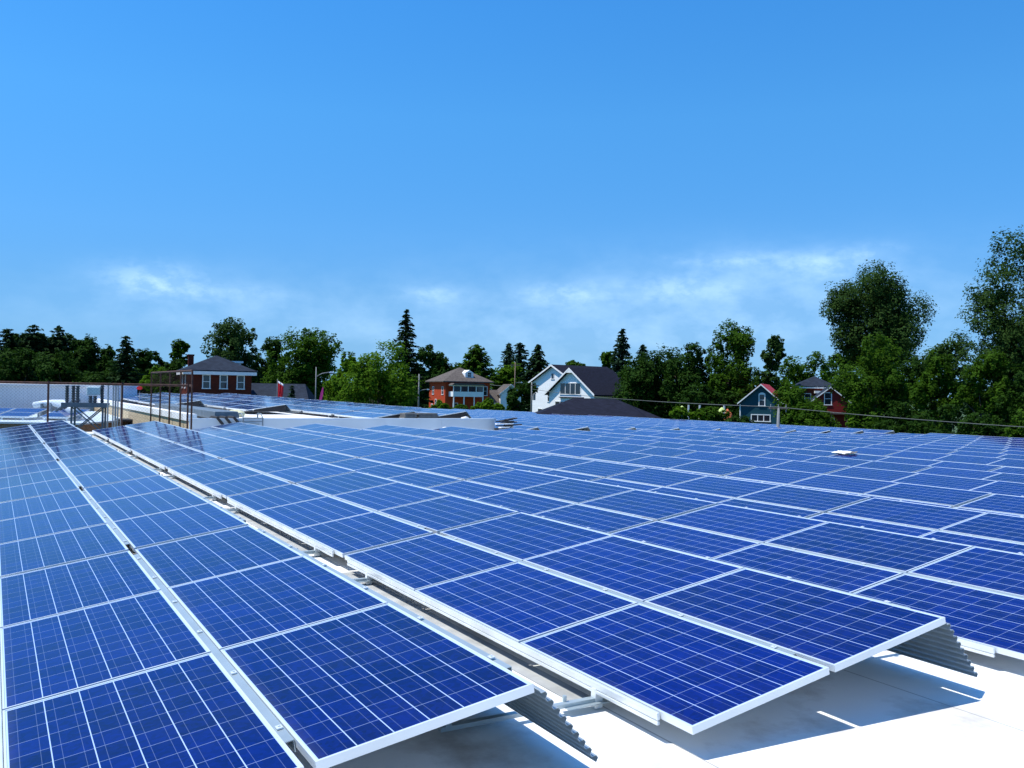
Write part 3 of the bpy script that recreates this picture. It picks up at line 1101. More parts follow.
conifer("right of a pair of thin spruces, open and gappy", 519, 252, 342, 40, 'blue_needle', seed=21, dens=0.8, power=0.55, bare=0.25, group=G_T)
conifer("dark spruce just left of the white gabled house", 537, 226, 343, 56, 'needle', seed=22, dens=1.1, group=G_T)
broad_tree("dark green shrub tree between the two utility poles", 520, 142, 383, 34, 'dark', 23, z0=0.2, lobes=15, group=G_T)
broad_tree("tree top peeping over the ridge of the white house", 577, 215, 361, 26, 'mid', 24, group=G_T, lobes=14)
broad_tree("tree behind the right end of the white house roof", 604, 210, 352, 34, 'mid', 25, group=G_T, lobes=16)
conifer("tall narrow blue spruce right of the white house", 621, 185, 329, 40, 'blue_needle', seed=26, dens=1.25, power=0.65, group=G_T)
conifer("shorter spruce tip beside the tall blue spruce", 642, 190, 344, 44, 'blue_needle', seed=27, power=0.7, group=G_T)
broad_tree("dense dark tree right behind the charcoal hip roof", 655, 138, 347, 84, 'dark', 28, z0=0.4, lobes=30, group=G_T)
broad_tree("dark tree with a visible trunk left of the bushes", 690, 132, 344, 66, 'dark', 29, z0=0.4, lobes=24, group=G_T)
broad_tree("dark lower tree beside the white house's right wall", 628, 145, 366, 50, 'dark', 44, z0=0.5, lobes=16, group=G_T)
broad_tree("tall deciduous tree with two ragged tops left of the teal house", 729, 128, 322, 60, 'mid', 30, z0=0.6, lobes=26, ragged=0.5, group=G_T)
broad_tree("dark underlayer tree behind the teal house", 735, 134, 358, 70, 'dark', 45, z0=0.5, lobes=20, group=G_T)
broad_tree("windswept silvery tree above the teal house", 768, 150, 336, 36, 'silver', 31, ragged=0.5, lobes=14, group=G_T)
broad_tree("rounded tree behind the red roof of the teal house", 800, 165, 352, 72, 'mid', 32, z0=1.5, lobes=22, group=G_T)
broad_tree("leafy tree over the slate roofed house", 838, 172, 353, 44, 'mid', 33, z0=1.5, lobes=16, group=G_T)
broad_tree("very tall vase shaped tree standing high above the others", 877, 126, 262, 108, 'silver', 134, z0=8.0, lobes=36, clumps=56, leaves=30, vase=0.85, ragged=0.10, size=0.25, trunk_r=0.5, group=G_T)
broad_tree("bright leafy tree in front of the very tall tree", 874, 86, 336, 84, 'mid', 35, z0=1.2, lobes=28, group=G_T)
broad_tree("dark bushy tree right of the red gabled house", 905, 92, 352, 60, 'dark', 36, z0=0.5, lobes=20, group=G_T)
broad_tree("silvery tree between the very tall tree and the right edge", 945, 112, 332, 64, 'silver', 37, z0=2.0, lobes=22, ragged=0.4, group=G_T)
broad_tree("mid green tree filling the gap below the silvery tree", 934, 82, 350, 62, 'mid', 38, z0=0.3, lobes=22, group=G_T)
broad_tree("bright green tree below the huge tree at right", 982, 76, 350, 66, 'mid', 39, z0=0.3, lobes=24, group=G_T)
broad_tree("huge ragged tree cut off by the right edge", 1024, 80, 232, 122, 'silver', 140, z0=3.5, lobes=70, clumps=34, leaves=30, ragged=0.12, trunk_r=0.45, group=G_T)
broad_tree("dark tree at the foot of the huge right tree", 1030, 72, 362, 70, 'dark', 46, z0=0.3, lobes=20, group=G_T)
broad_tree("small leafy tree between the teal house and the red house", 804, 104, 384, 62, 'mid', 47, z0=0.3, lobes=16, group=G_T)
broad_tree("low leafy tree under the red house gable", 806, 92, 403, 60, 'mid', 48, z0=0.2, lobes=16, group=G_T)
broad_tree("dark low tree in front of the red house's right wall", 868, 90, 398, 50, 'dark', 49, z0=0.2, lobes=16, group=G_T)
broad_tree("low dark tree near the cable right of the red house", 905, 80, 402, 60, 'dark', 50, z0=0.2, lobes=16, group=G_T)
broad_tree("low green tree under the sagging cable at right", 960, 68, 405, 60, 'dark', 51, z0=0.2, lobes=16, group=G_T)
broad_tree("dark tree left of the orange brick house below the tall spruce", 418, 205, 372, 40, 'dark', 70, z0=0.3, lobes=15, group=G_T)
broad_tree("dark thicket tree low behind the lime parasol", 705, 118, 384, 60, 'dark', 71, z0=0.2, lobes=18, group=G_T)
broad_tree("dark thicket tree low left of the teal house", 738, 124, 392, 44, 'dark', 72, z0=0.2, lobes=16, group=G_T)
broad_tree("dark leafy tree behind the red house gable", 850, 140, 372, 60, 'dark', 73, z0=0.3, lobes=18, group=G_T)
broad_tree("dark tree low behind the cage and brick house", 165, 108, 370, 60, 'dark', 74, z0=0.3, lobes=18, group=G_T)
broad_tree("dark tree low behind the layered spruce", 112, 104, 362, 60, 'dark', 75, z0=0.3, lobes=18, group=G_T)
broad_tree("low dark tree at the roof edge under the cable, right of the pale bush", 938, 62, 412, 56, 'dark', 80, z0=0.1, lobes=18, group=G_T)
broad_tree("low dark tree at the roof edge below the huge right tree", 985, 58, 412, 60, 'dark', 81, z0=0.1, lobes=18, group=G_T)
broad_tree("low green tree at the lower right end of the tree line", 1030, 54, 410, 60, 'mid', 82, z0=0.1, lobes=18, group=G_T)
bush("bright green bush left of the lime parasol", 689, 76, 408, 38, 'bright', 60)
bush("darker green bush right of the bright bush by the lawn", 715, 80, 408, 38, 'mid', 61)
bush("dark hedge bush in front of the teal house", 740, 86, 417, 44, 'dark', 62)
bush("low bush at the left foot of the orange brick house", 438, 160, 401, 26, 'bright', 63)
bush("wide bush at the right foot of the orange brick house", 486, 160, 400, 34, 'bright', 64)
bush("dark bush under the porch of the orange brick house", 463, 165, 405, 24, 'mid', 65)
bush("pale bush at the roof edge below the red house", 851, 66, 420, 30, 'bright', 66)
bush("dark bush below the small white gabled house", 503, 150, 407, 36, 'dark', 67)
conifer("small ornamental spruce before the slate garage roof", 292, 88, 384, 24, 'blue_needle', seed=52, dens=1.1, group=None, name="small_spruce")


def far_woods():
    rng = np.random.default_rng(99)
    P, N = [], []
    for k in range(150):
        x = rng.uniform(-260, 230)
        y = rng.uniform(250, 300)
        h = rng.uniform(9, 13.0)
        r = rng.uniform(4, 7)
        p, n_, c = lobed_crown(rng, 0.5, h, r, r, 6, 14, 9, 0, 0.3)
        P.append(p + np.array([x, y, 0]))
        N.append(n_)
    o = leaf_object("distant_woods", np.concatenate(P), np.concatenate(N), 1.3, 0.95, LEAF['dark'], None, rng)
    tag(o, "dark green far trees closing the view behind the houses", "woods", None, "stuff")


far_woods()


# ------------------------------------------------------------------ houses
def wall_frame(x, y, z, ang):
    """matrix of a wall: local x along it, -y out of it"""
    return Matrix.Translation((x, y, z)) @ Matrix.Rotation(ang, 4, 'Z')


def window(root, W_, x, z, w, h, frame='white_paint', bars=1, cols=1, proud=0.06, fw=0.11, arch=False):
    f = MB(W_)
    f.box((x - w / 2 - fw, -proud, z), (x - w / 2, 0.02, z + h))
    f.box((x + w / 2, -proud, z), (x + w / 2 + fw, 0.02, z + h))
    f.box((x - w / 2 - fw, -proud, z + h), (x + w / 2 + fw, 0.02, z + h + fw))
    f.box((x - w / 2 - fw - 0.05, -proud - 0.05, z - fw), (x + w / 2 + fw + 0.05, 0.02, z))
    for k in range(1, cols):
        xx = x - w / 2 + w * k / cols
        f.box((xx - 0.05, -proud + 0.012, z), (xx + 0.05, 0.02, z + h))
    for k in range(1, bars + 1):
        zz = z + h * k / (bars + 1)
        f.box((x - w / 2, -proud + 0.025, zz - 0.03), (x + w / 2, 0.0, zz + 0.03))
    if arch:
        f.prism([(x - w / 2 - fw, z + h + fw), (x + w / 2 + fw, z + h + fw), (x + w / 4, z + h + fw + 0.16), (x - w / 4, z + h + fw + 0.16)], -proud, 0.02)
    fo = f.build("window", M[frame], root)
    p = MB(W_)
    p.box((x - w / 2, -0.018, z), (x + w / 2, -0.004, z + h))
    p.build("pane", M['glass'], fo)
    return fo


def gable_roof(w, d, eave, ridge, x=0, y=0, over=0.4, t=0.18):
    """roof of two slabs, ridge along local y"""
    b = MB()
    sl = (ridge - eave) / (w / 2)
    e = eave - over * sl
    xo = w / 2 + over
    prof = [(x - xo, e), (x, ridge), (x + xo, e), (x + xo, e + t), (x, ridge + t * 1.25), (x - xo, e + t)]
    b.add([(px_, y - over, pz) for px_, pz in prof] + [(px_, y + d + over, pz) for px_, pz in prof],
          [(0, 1, 4, 5), (1, 2, 3, 4), (11, 10, 7, 6), (10, 9, 8, 7), (0, 6, 7, 1), (1, 7, 8, 2), (5, 4, 10, 11), (4, 3, 9, 10), (0, 5, 11, 6), (2, 8, 9, 3)])
    return b


def gable_walls(w, d, eave, ridge, x=0, y=0):
    b = MB()
    b.prism([(x - w / 2, 0), (x + w / 2, 0), (x + w / 2, eave), (x, ridge - 0.01), (x - w / 2, eave)], y, y + d)
    return b


def rake_trim(w, eave, ridge, x=0, y=0, over=0.4, h=0.24, t=0.06):
    """barge boards of the front gable"""
    sl = (ridge - eave) / (w / 2)
    b = MB()
    yy = y - over - t
    for s_ in (-1, 1):
        xe, ze = x + s_ * (w / 2 + over), eave - over * sl
        pr = [(xe, ze - 0.04), (x, ridge - 0.04), (x, ridge + h), (xe, ze + h)]
        b.prism(pr, yy, yy + t - 0.003)
    return b


def hip_roof(x0, x1, y0, y1, eave, ridge, over=0.5, t=0.15, rx=None):
    b = MB()
    X0, X1, Y0, Y1 = x0 - over, x1 + over, y0 - over, y1 + over
    w, d = X1 - X0, Y1 - Y0
    if w >= d:
        r0, r1 = (X0 + d / 2, (Y0 + Y1) / 2), (X1 - d / 2, (Y0 + Y1) / 2)
    else:
        r0, r1 = ((X0 + X1) / 2, Y0 + w / 2), ((X0 + X1) / 2, Y1 - w / 2)
    if abs(r0[0] - r1[0]) + abs(r0[1] - r1[1]) < 0.3:
        r1 = (r0[0] + 0.3, r0[1])
    V = [(X0, Y0, eave), (X1, Y0, eave), (X1, Y1, eave), (X0, Y1, eave), (X0, Y0, eave + t), (X1, Y0, eave + t), (X1, Y1, eave + t), (X0, Y1, eave + t),
         (*r0, ridge), (*r1, ridge)]
    F = [(3, 2, 1, 0), (0, 1, 5, 4), (1, 2, 6, 5), (2, 3, 7, 6), (3, 0, 4, 7)]
    if w >= d:
        F += [(4, 5, 9, 8), (5, 6, 9), (6, 7, 8, 9), (7, 4, 8)]
    else:
        F += [(4, 5, 8), (5, 6, 9, 8), (6, 7, 9), (7, 4, 8, 9)]
    b.add(V, F)
    return b


def house(name, label, px, Y, ang):
    p = at(px, 400, Y)
    r = empty(name, (p.x, p.y, 0), R(ang))
    return tag(r, label, "house")


def zpix(px, py, Y):
    return at(px, py, Y).z


# --- dark brick house with slate hip roof (left)
h = house("brick_house", "two storey dark red brick house with slate hip roof, left", 219.5, 100, 25)
EV, RG = zpix(219, 372, 100), zpix(219, 354.5, 100)
b = MB()
b.box((-3.45, 0, 0), (3.45, 8.2, EV))
b.build("wall", M['brick_dark'], h)
ro = hip_roof(-3.45, 3.45, 0, 8.2, EV + 0.05, RG, 0.55, 0.12).build("roof", M['shingle_slate'], h)
b = MB()
b.box((-3.95, -0.52, EV - 0.33), (3.95, 8.7, EV + 0.046))
b.build("cornice", M['white_paint'], h)
b = MB()
b.box((-2.9, 5.6, EV + 0.3), (-2.3, 6.2, RG + 0.05))
b.box((-2.96, 5.54, RG - 0.08), (-2.24, 6.26, RG + 0.1))
b.build("chimney", M['brick_dark'], ro)
b = MB()
b.box((2.1, 4.6, EV + 0.25), (2.9, 5.6, zpix(219, 363, 107)))
b.box((1.75, 4.4, zpix(219, 363, 107)), (3.15, 5.8, zpix(219, 361.3, 107)))
b.build("dormer", M['white_paint'], ro)
W_ = wall_frame(0, 0, 0, 0)
for x in (-1.45, 0.40, 2.25):
    window(h, W_, x, zpix(219, 388.2, 100), 0.66, 1.42)
    window(h, W_, x, 1.7, 0.66, 1.9, arch=True)
    q = MB(W_)
    q.box((x - 0.75, -0.10, 4.22), (x + 0.75, 0.0, 4.40))
    q.box((x - 0.35, -0.09, 4.40), (x + 0.35, 0.0, 4.52))
    q.build("window_head", M['white_paint'], h)
W_ = wall_frame(-3.45, 0, 0, R(-90))
for x in (-2.2, -5.8):
    window(h, W_, x, zpix(219, 388.2, 100), 0.66, 1.42)
    window(h, W_, x, 1.7, 0.66, 1.9)

# --- slate roofed garage beside it
h = house("brick_garage", "low brick building with a long slate grey roof", 279, 108, 4)
h["category"] = "garage"
e, r_ = zpix(279, 402, 108), zpix(279, 383.5, 108)
b = MB()
b.box((-9.0, 0, 0), (3.2, 7.0, e - 0.01))
b.build("wall", M['brick_dark'], h)
b = MB()
b.add([(-9.5, -0.5, e), (3.7, -0.5, e), (3.7, 7.5, e), (-9.5, 7.5, e), (-9.5, 3.5, r_), (2.55, 3.5, r_)], [(0, 1, 5, 4), (1, 2, 5), (2, 3, 4, 5), (3, 0, 4), (0, 3, 2, 1)])
b.build("roof", M['shingle_slate'], h)
window(h, wall_frame(0, 0, 0, 0), -2.0, 1.2, 1.0, 1.2)

# --- orange brick house with porch
h = house("orange_brick_house", "orange brick house with brown hip roof and white enclosed upper porch", 467.5, 190, 25)
EV, RG = zpix(467, 382.5, 190), zpix(460, 367, 190)
b = MB()
b.box((-5.1, 0, 0), (5.1, 10, EV))
b.build("wall", M['brick_orange'], h)
ro = hip_roof(-5.1, 5.1, 0, 10, EV, RG, 0.75, 0.22).build("roof", M['shingle_brown'], h)
b = MB()
dz, dx = EV + 0.75, 0.7
b.prism([(dx - 0.95, dz), (dx + 0.95, dz), (dx + 0.95, dz + 1.35), (dx, dz + 1.95), (dx - 0.95, dz + 1.35)], 0.9, 4.0)
dm = b.build("dormer", M['white_paint'], ro)
window(dm, wall_frame(dx, 0.9, 0, 0), 0, dz + 0.45, 0.85, 0.95, bars=1)
po = MB()
po.box((-4.3, -2.6, 4.55), (2.6, -0.002, 4.75))
po.box((-4.3, -2.6, 4.75), (2.6, -2.52, 5.60))
po.box((-4.3, -2.52, 4.75), (-4.22, -0.002, 5.60))
po.box((2.52, -2.52, 4.75), (2.6, -0.002, 5.60))
for x in (-4.3, -2.7, -1.0, 0.8, 2.45):
    po.box((x, -2.6, 5.60), (x + 0.16, -2.48, 6.75))
po.box((-4.3, -2.6, 6.75), (2.6, -0.002, 6.95))
for x in (-4.2, -1.9, 0.4, 2.4):
    po.box((x, -2.55, 0), (x + 0.2, -2.35, 4.55))
po.box((-4.2, -2.5, 0.9), (2.5, -2.42, 1.05))
por = po.build("porch", M['white_paint'], h)
g = MB()
g.box((-4.2, -2.52, 5.605), (2.5, -2.50, 6.745))
g.build("pane", M['glass'], por)
pr = MB()
pr.prism([(-4.75, 6.955), (3.0, 6.955), (2.4, 7.35), (-4.2, 7.35)], -3.0, -0.6)
pr.build("porch_roof", M['shingle_brown'], h)
W_ = wall_frame(0, 0, 0, 0)
window(h, W_, 4.0, 4.9, 0.9, 1.8)
window(h, W_, -2.8, 1.2, 1.0, 1.9)
window(h, W_, 2.9, 1.2, 0.8, 2.0)
W_ = wall_frame(-5.1, 0, 0, R(-90))
for x in (-1.6, -7.4):
    window(h, W_, x, 4.95, 0.85, 1.55)
for x, z in ((-1.4, 1.3), (-5.6, 2.3), (-8.0, 1.2)):
    window(h, W_, x, z, 0.85, 1.5)

# --- white house with two gables
h = house("white_house", "large white clapboard house with two steep gables and dark roof", 556, 150, -50)
mE, mR = zpix(534, 381.5, 150), zpix(551, 365.5, 150)
wE, wR = zpix(548, 392.5, 146), zpix(569.5, 369.5, 146)
wl_ = gable_walls(10.6, 12.6, mE, mR, -2.1, 1.2)
wl_.build("wall", M['clap_white'], h)
ro = gable_roof(10.6, 12.6, mE, mR, -2.1, 1.2, 0.55, 0.2).build("roof", M['shingle_dark'], h)
rake_trim(10.6, mE, mR, -2.1, 1.2, 0.55, 0.24).build("barge_board", M['white_paint'], h)
wg = gable_walls(10.6, 9, wE, wR, 4.9, -1.2)
wg.build("front_wing", M['clap_white'], h)
gable_roof(10.6, 9, wE, wR, 4.9, -1.2, 0.6, 0.2).build("wing_roof", M['shingle_dark'], h)
rake_trim(10.6, wE, wR, 4.9, -1.2, 0.6, 0.26).build("barge_board", M['white_paint'], h)
W_ = wall_frame(4.9, -1.2, 0, 0)
zz = zpix(569, 394, 146)
window(h, W_, -0.2, zz, 4.7, 1.75, cols=4, bars=0, fw=0.12)
sb = MB(W_)
sb.box((-2.6, -0.35, zz - 0.62), (3.0, 0.0, zz - 0.48))
sb.build("window_ledge", M['shingle_dark'], h)
window(h, W_, -2.6, 2.6, 2.2, 1.7, cols=2, bars=0)
window(h, W_, 2.3, 2.4, 1.4, 1.7)
W_ = wall_frame(-2.1, 1.2, 0, 0)
window(h, W_, -0.1, zpix(551, 378.5, 150), 0.6, 0.9, bars=0)
window(h, W_, -0.9, 4.3, 0.7, 1.5)
window(h, W_, -3.2, 1.5, 1.0, 1.4)
orn = MB()
orn.prism([(4.9 - 0.7, wR - 0.55), (4.9 + 0.7, wR - 0.55), (4.9, wR + 0.05)], -1.84, -1.78)
orn.build("gable_ornament", M['white_paint'], h)
# cross gable on the right-hand slope
cg = MB()
cg.prism([(-1.6, 0), (1.6, 0), (1.6, 6.2), (0, 8.4), (-1.6, 6.2)], 0, 3.5, M=wall_frame(3.25, 11.4, 0, R(90)))
cg.build("side_gable", M['clap_white'], h)
sg = gable_roof(3.2, 3.4, 6.2, 8.4, 0, 0, 0.3, 0.15)
sg2 = MB(wall_frame(3.25, 11.4, 0, R(90)))
sg2.add(sg.v, sg.f)
sg2.build("side_gable_roof", M['shingle_dark'], h)
window(h, wall_frame(3.25, 11.4, 0, R(90)), 0, 4.4, 0.9, 1.5)

# --- charcoal hip roof close to our roof
h = house("low_bungalow", "low building with broad charcoal shingle hip roof", 598, 84, 0)
e, r_ = zpix(598, 421, 84), zpix(598, 398.5, 88)
b = MB()
b.box((-6.1, 0, 0), (6.1, 8.0, e))
b.build("wall", M['block_beige'], h)
hip_roof(-6.1, 6.1, 0, 8.0, e, r_, 0.6, 0.12).build("roof", M['shingle_dark'], h)
window(h, wall_frame(0, 0, 0, 0), -3, 1.1, 1.2, 1.1)
window(h, wall_frame(0, 0, 0, 0), 3, 1.1, 1.2, 1.1)

# --- small white house with brown roof
h = house("small_white_house", "small white house with brown side roof behind a dark shrub", 508, 195, 12)
e, r_ = zpix(508, 394, 195), zpix(511, 385, 195)
gable_walls(4.6, 8, e, r_, 0.6, 0).build("wall", M['clap_white'], h)
gable_roof(4.6, 8, e, r_, 0.6, 0, 0.35, 0.15).build("roof", M['shingle_brown'], h)
rake_trim(4.6, e, r_, 0.6, 0, 0.35, 0.2).build("barge_board", M['white_paint'], h)
b = MB()
b.box((-5.2, 1.0, 0), (-1.71, 6.0, zpix(495, 402, 195)))
b.build("side_wing", M['clap_white'], h)
b = MB()
z0_, z1_ = zpix(495, 402.5, 195), zpix(500, 390, 195)
b.add([(-5.6, 0.6, z0_), (-1.7, 0.6, z0_), (-1.7, 3.5, z1_), (-4.4, 3.5, z1_), (-5.6, 6.4, z0_), (-1.7, 6.4, z0_)],
      [(0, 1, 2, 3), (3, 2, 5, 4), (0, 3, 4), (1, 5, 2), (0, 4, 5, 1)])
b.build("wing_roof", M['shingle_brown'], h)
W_ = wall_frame(0.6, 0, 0, 0)
window(h, W_, -0.4, zpix(505, 396, 195), 0.9, 1.1)
window(h, W_, 0.9, zpix(505, 396, 195), 0.9, 1.1)
window(h, W_, 0.2, 1.6, 1.1, 1.2)
window(h, wall_frame(-3.4, 1.0, 0, 0), 0, 1.0, 1.8, 1.0, cols=3, bars=0)

# --- teal house with red roof
h = house("teal_house", "teal clapboard house with red roof and white trimmed gable", 761, 115, -22)
e, r_ = zpix(742, 402, 115), zpix(763, 385, 115)
gable_walls(5.2, 9, e, r_).build("wall", M['clap_teal'], h)
gable_roof(5.2, 9, e, r_, 0, 0, 0.35, 0.14).build("roof", M['roof_red'], h)
rake_trim(5.2, e, r_, 0, 0, 0.35, 0.14).build("barge_board", M['white_paint'], h)
W_ = wall_frame(0, 0, 0, 0)
window(h, W_, 0.12, zpix(763, 405.5, 115), 0.62, 1.40, arch=True)
window(h, W_, 0.0, zpix(763, 421, 115), 2.25, 0.75, cols=3, bars=0)
c = MB()
c.box((-2.68, -0.05, 0), (-2.55, 0.06, e - 0.25))
c.box((2.55, -0.05, 0), (2.68, 0.06, e - 0.25))
c.build("corner_board", M['white_paint'], h)
bb = MB()
bb.box((-2.54, -0.04, e - 0.55), (2.54, -0.002, e - 0.42))
bb.build("belt_board", M['clap_teal'], h)

# --- red house
h = house("red_house", "dark red clapboard house with white gable edges among trees", 830.5, 128, -16)
e, r_ = zpix(815, 401, 128), zpix(830, 387.5, 128)
gable_walls(5.0, 9, e, r_).build("wall", M['clap_red'], h)
gable_roof(5.0, 9, e, r_, 0, 0, 0.3, 0.14).build("roof", M['shingle_slate'], h)
rake_trim(5.0, e, r_, 0, 0, 0.3, 0.13).build("barge_board", M['white_paint'], h)
W_ = wall_frame(0, 0, 0, 0)
window(h, W_, -0.35, zpix(828, 404.5, 128), 0.85, 1.65)
window(h, W_, -0.3, 1.6, 1.6, 1.3, cols=2)
pv = MB()
pv.box((-2.5, -1.4, zpix(828, 412.5, 128) - 0.2), (2.3, -0.002, zpix(828, 412.5, 128)))
for x in (-2.4, 0.0, 2.1):
    pv.box((x, -1.35, 0), (x + 0.15, -1.2, zpix(828, 412.5, 128) - 0.2))
pv.build("porch", M['shingle_brown'], h)

# --- slate hip roof behind it
h = house("slate_roofed_house", "house with slate hip roof and white eaves behind the red house", 815, 150, -10)
e, r_ = zpix(815, 387, 150), zpix(815, 377, 150)
b = MB()
b.box((-2.9, 0, 0), (3.2, 6.2, e))
b.build("wall", M['brick_dark'], h)
hip_roof(-2.9, 3.2, 0, 6.2, e, r_ + 0.15, 0.45, 0.12).build("roof", M['shingle_slate'], h)
b = MB()
b.box((-3.3, -0.42, e - 0.24), (3.6, 6.6, e - 0.004))
b.build("fascia", M['white_paint'], h)
b = MB()
b.box((-0.2, -1.2, e - 1.05), (3.2, -0.002, e - 0.65))
b.build("porch_roof", M['white_paint'], h)
window(h, wall_frame(0, 0, 0, 0), -1.2, e - 2.6, 0.9, 1.4)

# ------------------------------------------------------------------ neighbouring roofs and walls
# long white shed on the left
p0, p1 = at(-110, 400, 54), at(137, 400, 70)
sh = empty("white_shed", (p1.x, p1.y, 0), math.atan2(p1.y - p0.y, p1.x - p0.x))
tag(sh, "long white ribbed metal shed behind the rusty fence", "shed")
L_ = (p1 - p0).to_2d().length
b = MB()
b.box((-L_, 0, 0), (0, 22, 5.62))
b.build("wall", M['siding'], sh)
b = MB()
b.box((-L_ - 0.1, -0.12, 5.62), (0.12, 22.1, 5.76))
b.build("coping", M['white_paint'], sh)

# low left wing with a brown brick edge
p0, p1 = at(-60, 425, 44), at(78, 425, 44)
lw = empty("low_brick_wing", (p1.x, p1.y, 0), 0)
tag(lw, "low brown brick wing with grey roof left of the steel stand", "building")
b = MB()
b.box((p0.x - p1.x - 3, 0, 0), (0, 19, 3.83))
b.build("wall", M['brick_brown'], lw)
b = MB()
b.box((p0.x - p1.x - 3.1, -0.1, 3.83), (0.1, 19.0, 3.92))
b.build("roof", M['flashing'], lw)

# raised roof block beyond the near panels
RS0, RS1, RU0, RU1 = 6.55, 19.95, 35.7, 96.0
rb = empty("raised_roof_block", su(RS0, RU0, -CAM_Z), PSI)
tag(rb, "raised white roof block with pale grey parapet and beige side wall", "building")
TOPW, RZ = CAM_Z - 1.27, CAM_Z - 1.47
ww, dd = RS1 - RS0, RU1 - RU0
b = MB()
b.box((0, 0.06, 0), (0.3, dd, CAM_Z - 1.38))
b.box((ww - 0.3, 0.06, 0), (ww, dd, CAM_Z - 1.38))
b.box((0.3, dd - 0.3, 0), (ww - 0.3, dd, CAM_Z - 1.38))
b.build("wall", M['block_beige'], rb)
b = MB()
b.box((0.0, 0.0, 3.4), (ww + 0.02, 0.055, TOPW - 0.10))
b.box((-0.03, -0.035, TOPW - 0.10), (ww + 0.05, 0.30, TOPW))
for k in range(1, 5):
    b.box((ww * k / 5 - 0.02, -0.012, 3.4), (ww * k / 5 + 0.02, -0.001, TOPW - 0.105))
b.build("parapet", M['flashing'], rb)
b = MB()
b.box((-0.06, 0.32, CAM_Z - 1.377), (0.34, dd, CAM_Z - 1.12))
b.build("side_coping", M['white_paint'], rb)
b = MB()
b.box((0.345, 0.305, RZ - 0.2), (ww, dd - 0.31, RZ))
b.build("roof", M['membrane'], rb)
b = MB()
b.box((-0.05, 16.0, 1.0), (-0.002, 17.4, 3.9))
b.box((-0.7, 15.8, 3.9), (-0.002, 17.6, 4.0))
b.build("doorway", M['dark_fabric'], rb)


def on_roof(s, u, z=0.0):
    return su(s, u, ROOF0 + fall(s, u) + z)


# grey walkway duct lying along the raised roof edge
dk = empty("roof_duct", su(8.05, 36.2, -1.42), PSI)
tag(dk, "long flat grey duct along the raised roof's left edge", "duct")
b = MB()
b.box((-0.45, 0.0, 0.10), (0.45, 15.0, 0.40))
b.build("casing", M['grey_steel'], dk, bevel=0.02)
b = MB()
for y in (0.5, 4, 8, 12, 14.6):
    b.box((-0.40, y - 0.1, -0.05), (0.40, y + 0.1, 0.098))
b.build("foot", M['concrete'], dk)

# hatch ladder rails over the parapet
ld = empty("parapet_ladder", su(8.85, RU0 - 0.12, ROOF0 + fall(9, 35)), PSI)
tag(ld, "short steel ladder with hoop rails at the pale parapet", "ladder")
b = MB()
for x in (-0.38, 0.38):
    b.tube([(x, -0.35, -0.02), (x, -0.35, 0.62), (x, -0.05, 0.78), (x, 0.45, 0.78), (x, 0.45, 0.30)], 0.028, 8)
b.tube([(-0.38, -0.35, 0.62), (0.38, -0.35, 0.62)], 0.022, 8)
b.build("hoop_rail", M['grey_steel'], ld)
for z in (0.12, 0.30, 0.47):
    b = MB()
    b.box((-0.375, -0.37, z), (0.375, -0.30, z + 0.03))
    b.build("rung", M['grey_steel'], ld)
b = MB()
b.box((-0.30, -0.10, 0.12), (0.30, -0.06, 0.40))
b.build("sign_plate", M['galv'], ld)

# black cables hanging over the parapet
for k, s_ in enumerate((7.7, 8.02, 8.34)):
    z1 = TOPW - CAM_Z
    pts = [su(s_ - 0.25, RU0 + 1.2, z1 - 0.12), su(s_ - 0.25, RU0 + 0.30, z1 + 0.04), su(s_ - 0.12, RU0 - 0.05, z1 + 0.03), su(s_ + 0.05, RU0 - 0.12, z1 - 0.2),
           su(s_ + 0.22, RU0 - 0.16, z1 - 0.45), su(s_ + 0.34, RU0 - 0.35, z1 - 0.62)]
    b = MB()
    o0 = pts[0].copy()
    b.tube([p - o0 for p in pts], 0.055, 8)
    o = b.build("cable_bundle", M['black'])
    o.location = o0
    tag(o, f"thick black cable bundle over the parapet, {('leftmost', 'middle', 'rightmost')[k]} of three", "cable", "black cables over the parapet")


def lump(name, label, cat, loc, size, material, seed, n=1):
    """a slack sack or folded sheet: a squashed, dented ball"""
    rng = np.random.default_rng(seed)
    bm = bmesh.new()
    bmesh.ops.create_icosphere(bm, subdivisions=3, radius=0.5)
    ph = rng.uniform(0, 6.28, 6)
    for v in bm.verts:
        c = v.co
        k = 1 + 0.16 * math.sin(7 * c.x + ph[0]) * math.cos(6 * c.y + ph[1]) + 0.08 * math.sin(13 * c.y + ph[2] + 5 * c.z)
        v.co = Vector((c.x * k * size[0], c.y * k * size[1], max(-0.32, c.z) * k * size[2]))
        v.co.z += 0.32 * size[2]
    me = bpy.data.meshes.new(name)
    bm.to_mesh(me)
    bm.free()
    me.materials.append(material)
    for p in me.polygons:
        p.use_smooth = True
    o = bpy.data.objects.new(name, me)
    col.objects.link(o)
    o.location = loc
    o.rotation_euler = (0, 0, PSI + rng.uniform(-0.4, 0.4))
    tag(o, label, cat)
    return o


